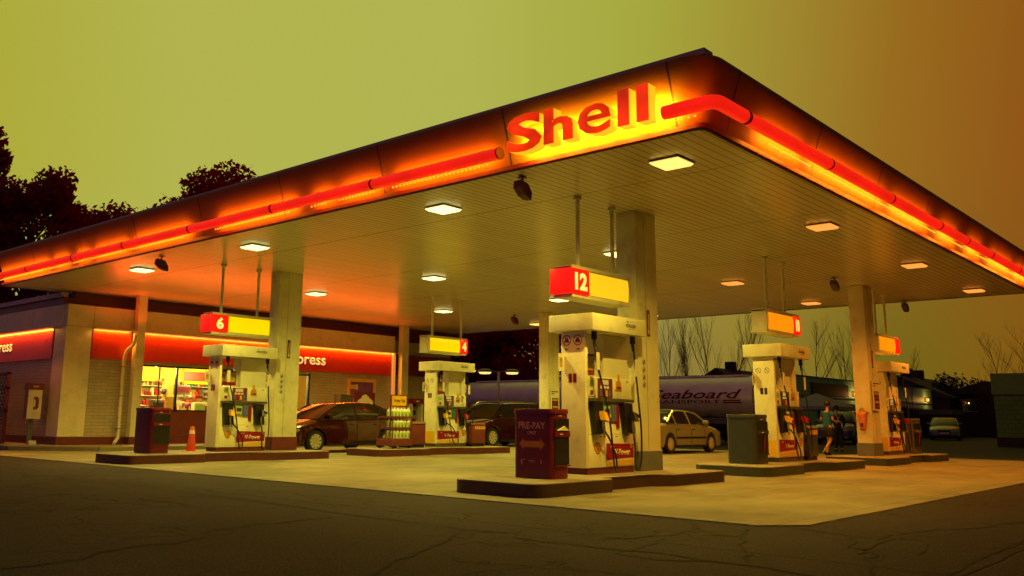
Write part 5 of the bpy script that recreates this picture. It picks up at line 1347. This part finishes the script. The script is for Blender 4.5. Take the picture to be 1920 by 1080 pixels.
    for s in ('l', 'r'):
        b0 = len(sc_); u = mats.get('leg', .6); sc_ += [(pt('hip_'+s, 'kn_'+s, .15), .118), (pt('hip_'+s, 'kn_'+s, min(u, 1)), .105)]; e += [(1, b0), (b0, b0+1)]
        if u > 1: sc_ += [(pt('kn_'+s, 'an_'+s, .92), .06)]; e += [(b0+1, b0+2)]
    skin(sc_, e, 'trousers' if mats.get('leg', .6) > 1 else 'shorts', mats['pants'], t_, root=1)
    for s in ('l', 'r'):
        a_ = Vector(J['he_'+s])*scale; b_ = Vector(J['toe_'+s])*scale
        m_ = MB(); m_.tube([a_+Vector((-.03, 0, .0)), a_.lerp(b_, .5)+Vector((0, 0, .0)), b_+Vector((.02, 0, -.008))], [.048*scale, .048*scale, .034*scale], 10); m_.build('shoe', mats['shoe'], t_, smooth=60)
    if vest:
        m_ = MB(); c = Vector(J['chest'])*scale
        for s in (-1, 1): m_.beam((c.x+.132*scale*1.0, c.y+s*.11*scale, c.z+.14*scale), (c.x+.135*scale, c.y-s*.10*scale, c.z-.22*scale), .022, .006, side=(1, 0, 0)); m_.beam((c.x-.135*scale, c.y+s*.11*scale, c.z+.14*scale), (c.x-.135*scale, c.y-s*.10*scale, c.z-.22*scale), .022, .006, side=(1, 0, 0))
        m_.build('reflective_stripes', M['cream'], shirt)
    return t_
def P_walk():
    return dict(pelvis=(0, 0, .93), waist=(.01, 0, 1.08), chest=(.03, 0, 1.30), neck=(.035, 0, 1.47), neck2=(.05, 0, 1.53), head0=(.065, 0, 1.58), head1=(.075, 0, 1.65), head2=(.065, 0, 1.73),
        sh_l=(.02, .18, 1.42), el_l=(.02, .25, 1.14), wr_l=(.23, .20, 1.10), ha_l=(.31, .17, 1.12), sh_r=(.03, -.18, 1.42), el_r=(-.02, -.25, 1.15), wr_r=(.20, -.22, 1.09), ha_r=(.28, -.19, 1.10),
        hip_l=(0, .1, .87), kn_l=(.16, .1, .50), an_l=(.05, .1, .12), he_l=(.02, .1, .06), toe_l=(.18, .11, .04), hip_r=(0, -.1, .87), kn_r=(.0, -.1, .47), an_r=(-.30, -.1, .17), he_r=(-.34, -.1, .13), toe_r=(-.22, -.11, .035))
def P_stand():
    p = P_walk(); p.update(kn_l=(.03, .1, .48), an_l=(0, .11, .09), he_l=(-.03, .11, .05), toe_l=(.14, .13, .04), kn_r=(.02, -.1, .48), an_r=(-.02, -.11, .09), he_r=(-.05, -.11, .05), toe_r=(.12, -.13, .04),
        el_l=(-.02, .27, 1.14), wr_l=(.10, .25, .93), ha_l=(.14, .24, .85), el_r=(-.02, -.27, 1.14), wr_r=(.10, -.25, .93), ha_r=(.14, -.24, .85)); return p
M['tee_blue'] = mat('blue_teal_tshirt', (.012, .10, .26), .8, var=.1)
M['shorts'] = mat('black_shorts', (.01, .01, .012), .8, var=.1)
M['tee_pink'] = mat('salmon_shirt', (.7, .14, .08), .8, var=.1)
M['jacket'] = mat('black_jacket', (.010, .010, .014), .8, var=.1)
person('man in blue tee and black shorts walking beyond the right middle pump', (29.95, 11.4, .012), R(-20), P_walk(), dict(body=M['skin'], hair=M['hair'], shirt=M['tee_blue'], pants=M['shorts'], shoe=M['dark'], sleeve=.7, leg=.75), .98)
person('standing figure in black with crossed pale straps near the workshop', (34.5, 12.75, 0), R(40), P_stand(), dict(body=M['skin'], hair=M['hair'], shirt=M['jacket'], pants=M['shorts'], shoe=M['dark'], sleeve=1.0, leg=1.5), .95, vest=True)
person('cashier in salmon shirt behind the shop window', (16.0, 28.7, .14), R(-35), P_stand(), dict(body=M['skin'], hair=M['hair'], shirt=M['tee_pink'], pants=M['shorts'], shoe=M['dark'], sleeve=.7, leg=1.5), .99)
person('person with grey cap hair behind goods in the shop window', (17.35, 29.3, .14), R(200), P_stand(), dict(body=M['skin'], hair=M['cream'], shirt=M['maroon'], pants=M['shorts'], shoe=M['dark'], sleeve=1.0, leg=1.5), .92)

# ------------------------------------------------------------------ workshop row at right, houses
ws = thing('workshop_building', 'low teal workshop with brown sign and two small lit wall lamps', 'building', (0, 0, 0))
WY = 23
m_ = MB(); m_.box(54, 84, WY, WY+9, 0, 3.9); m_.build('wall', M['shopwall'], ws)
m_ = MB(); m_.box(53.9, 84.1, WY-.12, WY-.001, 2.68, 2.76); m_.box(53.9, 84.1, WY-.10, WY+9.1, 3.901, 3.99); m_.build('ledge', M['grey'], ws)
m_ = MB(); m_.box(58, 64.2, WY-.16, WY-.001, 2.80, 3.6); m_.build('sign_board', mat('brown_sign_board', (.14, .07, .012), .6, var=.1), ws)
M['bay'] = mat('dark_bay_glass', (.015, .04, .04), .2, var=.2, vs=1)
for x0, x1, z0, z1 in ((59, 61.4, 0, 2.2), (62.6, 66.6, 0, 2.25), (68.2, 71.8, 0, 2.25), (74.4, 77, 1.0, 2.3), (77.6, 81.2, .9, 2.2)):
    m_ = MB(); m_.box(x0, x1, WY-.03, WY-.001, z0, z1); w_ = m_.build('bay_door' if z0 == 0 else 'window', M['bay'], ws)
    m_ = MB(); m_.box(x0-.12, x0, WY-.06, WY-.002, z0, z1+.1); m_.box(x1, x1+.12, WY-.06, WY-.002, z0, z1+.1); m_.box(x0, x1, WY-.06, WY-.002, z1, z1+.1)
    m_.box((x0+x1)/2-.04, (x0+x1)/2+.04, WY-.05, WY-.031, z0, z1); m_.build('frame', M['grey'], w_)
for x, n_ in ((65.5, 'left'), (82.2, 'right')):
    m_ = MB(); m_.box(x-.16, x+.16, WY-.26, WY-.13, 2.92, 3.14, bev=.03); m_.build('wall_lamp', M['lamp_amber'], ws)
    light('POINT', 'lamp', (x, WY-.5, 3.0), (1, .45, .1), 22, ws, radius=0.)
tn = thing('canopy_tent', 'small pale pop-up tent behind the walking man', 'tent', (52.5, 20.5, 0))
m_ = MB(); m_.grid([[(-1.7, -1.7, 1.75), (1.7, -1.7, 1.75), (1.7, 1.7, 1.75), (-1.7, 1.7, 1.75)], [(-1.6, -1.6, 1.95), (1.6, -1.6, 1.95), (1.6, 1.6, 1.95), (-1.6, 1.6, 1.95)], [(-.05, -.05, 2.7), (.05, -.05, 2.7), (.05, .05, 2.7), (-.05, .05, 2.7)]], close=True); m_.build('cover', mat('pale_tent_fabric', (.26, .28, .22), .8, var=.1), tn)
for a_, b_ in ((-1.6, -1.6), (1.6, -1.6), (1.6, 1.6), (-1.6, 1.6)):
    m_ = MB(); m_.tube([(a_, b_, 0), (a_, b_, 1.76)], .03, 6); m_.build('leg', M['grey'], tn)
def house(name, label, x, y, w, d, h, rh, key, axis='y', rz=0, win=True, chim=0):
    t_ = thing(name, label, 'house', (x, y, 0), rz)
    m_ = MB(); m_.box(-w/2, w/2, -d/2, d/2, 0, h); m_.build('wall', M[key], t_)
    m_ = MB()
    if axis == 'y': m_.prism([(-w/2-.4, h), (w/2+.4, h), (0, h+rh)], -d/2-.4, d/2+.4, axis='y')
    else: m_.prism([(-d/2-.4, h), (d/2+.4, h), (0, h+rh)], -w/2-.4, w/2+.4, axis='x')
    rf = m_.build('roof', M['roof_dark'], t_)
    for k in range(chim):
        m_ = MB(); cx = -w*.15+k*w*.28; m_.box(cx-.4, cx+.4, -.4, .4, h+rh-.6, h+rh+.7); m_.build('chimney', M['roof_dark'], rf)
    if win:
        for k in (-1, 1):
            m_ = MB(); m_.box(-w/2-.04, -w/2-.001, k*d*.22-.75, k*d*.22+.75, h-1.4, h-.5); w_ = m_.build('window', M['glass'], t_)
            m_ = MB(); m_.box(-w/2-.07, -w/2-.041, k*d*.22-.85, k*d*.22+.85, h-.5, h-.4); m_.box(-w/2-.07, -w/2-.041, k*d*.22-.85, k*d*.22+.85, h-1.5, h-1.4); m_.box(-w/2-.07, -w/2-.041, k*d*.22-.04, k*d*.22+.04, h-1.4, h-.5); m_.build('frame', M['grey'], w_)
    return t_
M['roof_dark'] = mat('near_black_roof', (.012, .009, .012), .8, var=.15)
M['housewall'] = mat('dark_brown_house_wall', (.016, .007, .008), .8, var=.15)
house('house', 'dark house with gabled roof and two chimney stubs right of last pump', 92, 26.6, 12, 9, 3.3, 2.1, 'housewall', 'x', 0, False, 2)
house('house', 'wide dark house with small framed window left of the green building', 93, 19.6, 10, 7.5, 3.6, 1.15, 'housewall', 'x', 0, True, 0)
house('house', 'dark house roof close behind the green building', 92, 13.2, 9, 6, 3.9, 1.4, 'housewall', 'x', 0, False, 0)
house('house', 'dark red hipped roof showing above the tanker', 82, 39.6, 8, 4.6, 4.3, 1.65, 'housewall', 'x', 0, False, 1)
sb_ = thing('service_shed', 'small dark shed with pale flat top beyond the last bin', 'shed', (77.5, 20.6, 0))
m_ = MB(); m_.box(-1.5, 1.5, -1.1, 1.1, 0, 1.75); m_.build('wall', M['housewall'], sb_)
m_ = MB(); m_.box(-1.6, 1.6, -1.2, 1.2, 1.76, 2.15); m_.build('flat_top', M['shed_top'] if 'shed_top' in M else M.setdefault('shed_top', mat('olive_shed_top', (.10, .12, .05), .6, var=.1)), sb_)
gb = thing('green_building', 'pale green panel and ribbed block building at right edge', 'building', (50.3, 0, 0))
m_ = MB(); m_.box(0, 9, 2, 10.95, .45, 2.45); m_.build('block_wall', M['greenblock'], gb)
m_ = MB()
for a_, b_ in ((2, 5.2), (5.22, 8.0), (8.02, 11.02)): m_.box(-.06, 9.05, a_, b_, 2.50, 3.52)
m_.build('top_panels', mat('green_grey_panel', (.17, .40, .035), .5, var=.1), gb)
m_ = MB(); m_.box(-.03, 9.0, 2, 10.98, .0, .448); m_.build('base_band', M['dark'], gb)
m_ = MB(); m_.box(-.02, 9.0, 2, 10.97, 2.451, 2.499); m_.build('joint_strip', M['dark'], gb)

# ------------------------------------------------------------------ trees
def bare_tree(x, y, h, seed, label, spread=.5, grp='bare trees beyond the lot', fine=4):
    rnd = random.Random(seed); t_ = thing('bare_tree', label, 'tree', (x, y, 0), 0, grp)
    m_ = MB(); b_ = MB()
    def branch(p, d, ln, r, lev):
        n = 4; pts = [p]; q = p; dd = d
        for k in range(n):
            dd = (dd + Vector((rnd.uniform(-.12, .12), rnd.uniform(-.12, .12), .05))).normalized(); q = q+dd*ln/n; pts.append(q)
        (m_ if lev == 0 else b_).tube(pts, r, 5 if lev < 2 else 3, r1=r*(.35 if lev else .3), cap=False)
        if lev >= fine: return
        nb = 9 if lev == 0 else (5 if lev < 3 else 3)
        for k in range(nb):
            u = (.22 if lev == 0 else .2) + (.75)*k/nb + rnd.uniform(0, .08); i = min(n-1, int(u*n)); pp = pts[i].lerp(pts[i+1], u*n-i)
            a = rnd.uniform(0, 2*PI); side = Vector((math.cos(a), math.sin(a), 0)); nd = (dd*(1-spread*.55) + side*spread + Vector((0, 0, .35))).normalized()
            branch(pp, nd, ln*(.52 if lev == 0 else .58)*(1.12-u*.6), r*.42*(1.2-u*.5), lev+1)
    branch(Vector((0, 0, 0)), Vector((0, 0, 1)), h, h*.0075, 0)
    m_.build('trunk', M['bark'], t_); b_.build('crown', M['bark'], t_)
for i, (x, y, h, sp) in enumerate([(60.8, 34.8, 7.4, .38), (60.0, 32.9, 6.8, .34), (61.5, 33.3, 7.5, .3), (62.0, 31.6, 8.2, .42), (61.4, 30.6, 7.9, .36), (63.0, 28.9, 7.5, .48), (65.2, 25.3, 7.3, .5), (66.2, 23.6, 6.6, .42), (66.0, 22.0, 8.0, .5), (68.4, 14.2, 6.3, .6), (68.6, 12.4, 6.4, .6), (76, 22.3, 5.6, .4)]):
    bare_tree(x, y, h, 11+i, ['bare tree just right of the near column', 'thin bare tree second right of near column', 'tall thin bare tree above the tanker middle', 'tallest bare tree left of the dark red roof', 'slim bare tree beside the dark red roof', 'spreading bare tree behind the dark red roof', 'bare tree right of the right middle pump', 'small bare tree above brown sign', 'tall bare tree just left of the far right column', 'bare tree leaning over left end of green building', 'bare tree above the green building top', 'faint bare tree right of the last pump roof'][i], sp)
def leafy(x, y, h, r, seed, key, label, n=2600, cone=False, z0=.25, leaf=.16, grp='trees behind the station'):
    rnd = random.Random(seed); t_ = thing('tree', label, 'tree', (x, y, 0), 0, grp)
    m_ = MB(); m_.tube([(0, 0, 0), (.05, .03, h*.4), (-.05, .05, h*.92)], r*.09, 8, r1=.03, cap=False)
    c_ = MB()
    blobs = []
    for k in range(60 if not cone else 80):
        u = rnd.random(); z = h*(z0+(1-z0)*u)
        rr = r*((1-u)*1.0+.05 if cone else math.sin(PI*min(.97, .12+.80*u))**.7)*rnd.uniform(.5, 1.)
        a = rnd.uniform(0, 2*PI); c = Vector((rr*math.cos(a), rr*math.sin(a), z)); blobs.append((c, r*(.20 if cone else .30)*rnd.uniform(.6, 1.2)))
        m_.tube([(0, 0, max(.3, z-h*.12)), tuple(c*.5+Vector((0, 0, z*.5-h*.02))), tuple(c)], r*.022, 4, r1=.01, cap=False)
        for j in range(3):
            e = c+Vector((rnd.uniform(-1, 1), rnd.uniform(-1, 1), rnd.uniform(-.2, 1)))*r*.38; m_.tube([c, e], r*.01, 3, r1=.004, cap=False)
    m_.build('trunk', M['bark'], t_)
    for k in range(n):
        c, br = rnd.choice(blobs)
        d = Vector((rnd.gauss(0, 1), rnd.gauss(0, 1), rnd.gauss(0, .8))).normalized()*br*rnd.random()**.35*1.15
        p = c+d; s = leaf*rnd.uniform(.5, 1.3); a = Vector((rnd.gauss(0, 1), rnd.gauss(0, 1), rnd.gauss(0, 1))).normalized(); b = a.orthogonal().normalized()
        q = a.cross(b)
        c_.poly([p-b*s, p+q*s*.45, p+b*s, p-q*s*.45])
    c_.build('crown', M[key], t_, fix=False)
leafy(14.2, 43.4, 13.6, 3.5, 1, 'leaf_red', 'tallest dark tree at far left edge', 24000, cone=True, z0=.1, leaf=.22)
leafy(17.0, 44.0, 12.1, 3.0, 2, 'leaf_red', 'dark tree right of the tallest at left edge', 17000, leaf=.19)
leafy(20.4, 46.4, 11.6, 2.4, 3, 'leaf_red', 'small dark round tree over the canopy edge, left', 8000, leaf=.17)
leafy(22.4, 46.6, 12.0, 2.1, 4, 'leaf_red', 'dark loose tree between two others above canopy edge', 8000, leaf=.17)
leafy(25.8, 41.3, 13.5, 3.9, 5, 'leaf_red', 'broad reddish tree above the long canopy edge', 24000, leaf=.17)
leafy(44.5, 44.5, 9.2, 4.4, 6, 'leaf_red', 'dark red tree mass behind sign four', 15000, leaf=.25, z0=.05)
leafy(47.5, 42.5, 8.6, 4.2, 7, 'leaf_red', 'dark red tree mass above the twin lot lamp', 15000, leaf=.25, z0=.05)
leafy(50.2, 38.9, 8.0, 3.4, 8, 'leaf_red', 'dark red tree just left of the near pump roof', 6500, leaf=.2, z0=.05)
leafy(41.5, 47.0, 9.4, 4.2, 9, 'leaf_red', 'dark red tree behind the right end of shop', 8000, leaf=.22, z0=.05)
leafy(56.5, 34.1, 5.0, 1.5, 10, 'leaf_red', 'small dark red evergreen right of the near column', 2600, cone=True, leaf=.13)
leafy(90, 22.9, 5.2, 1.9, 12, 'leaf_dark', 'round black bush above the far house roofs', 2200, leaf=.16, z0=.3)
leafy(89, 20.6, 4.9, 1.3, 13, 'leaf_dark', 'low black bush beside the round one on skyline', 1500, leaf=.14, z0=.3)
m_ = MB(); rnd = random.Random(5)
for k in range(30000):
    x = rnd.uniform(30, 62); y = 76-x*.42+rnd.gauss(0, 1.6); z = rnd.random()**.8*(6.3+.6*math.sin(x*.9)+.5*math.sin(x*2.3)); s = rnd.uniform(.15, .4)
    p = Vector((x, y, z)); a = Vector((rnd.gauss(0, 1), rnd.gauss(0, 1), rnd.gauss(0, 1))).normalized(); b = a.orthogonal().normalized(); q = a.cross(b); m_.poly([p-b*s, p+q*s*.5, p+b*s, p-q*s*.5])
tag(m_.build('woodland', M['leaf_red'], fix=False), 'dark red mass of woodland behind the tanker', 'woodland', kind='stuff')

# ------------------------------------------------------------------ output
SC.render.engine = 'CYCLES'
SC.view_settings.view_transform = 'Standard'; SC.view_settings.look = 'None'; SC.view_settings.exposure = 0; SC.view_settings.gamma = 1
SC.cycles.use_denoising = True
SC.cycles.max_bounces = 6; SC.cycles.diffuse_bounces = 3; SC.cycles.glossy_bounces = 3; SC.cycles.transparent_max_bounces = 8
SC.cycles.sample_clamp_indirect = 4
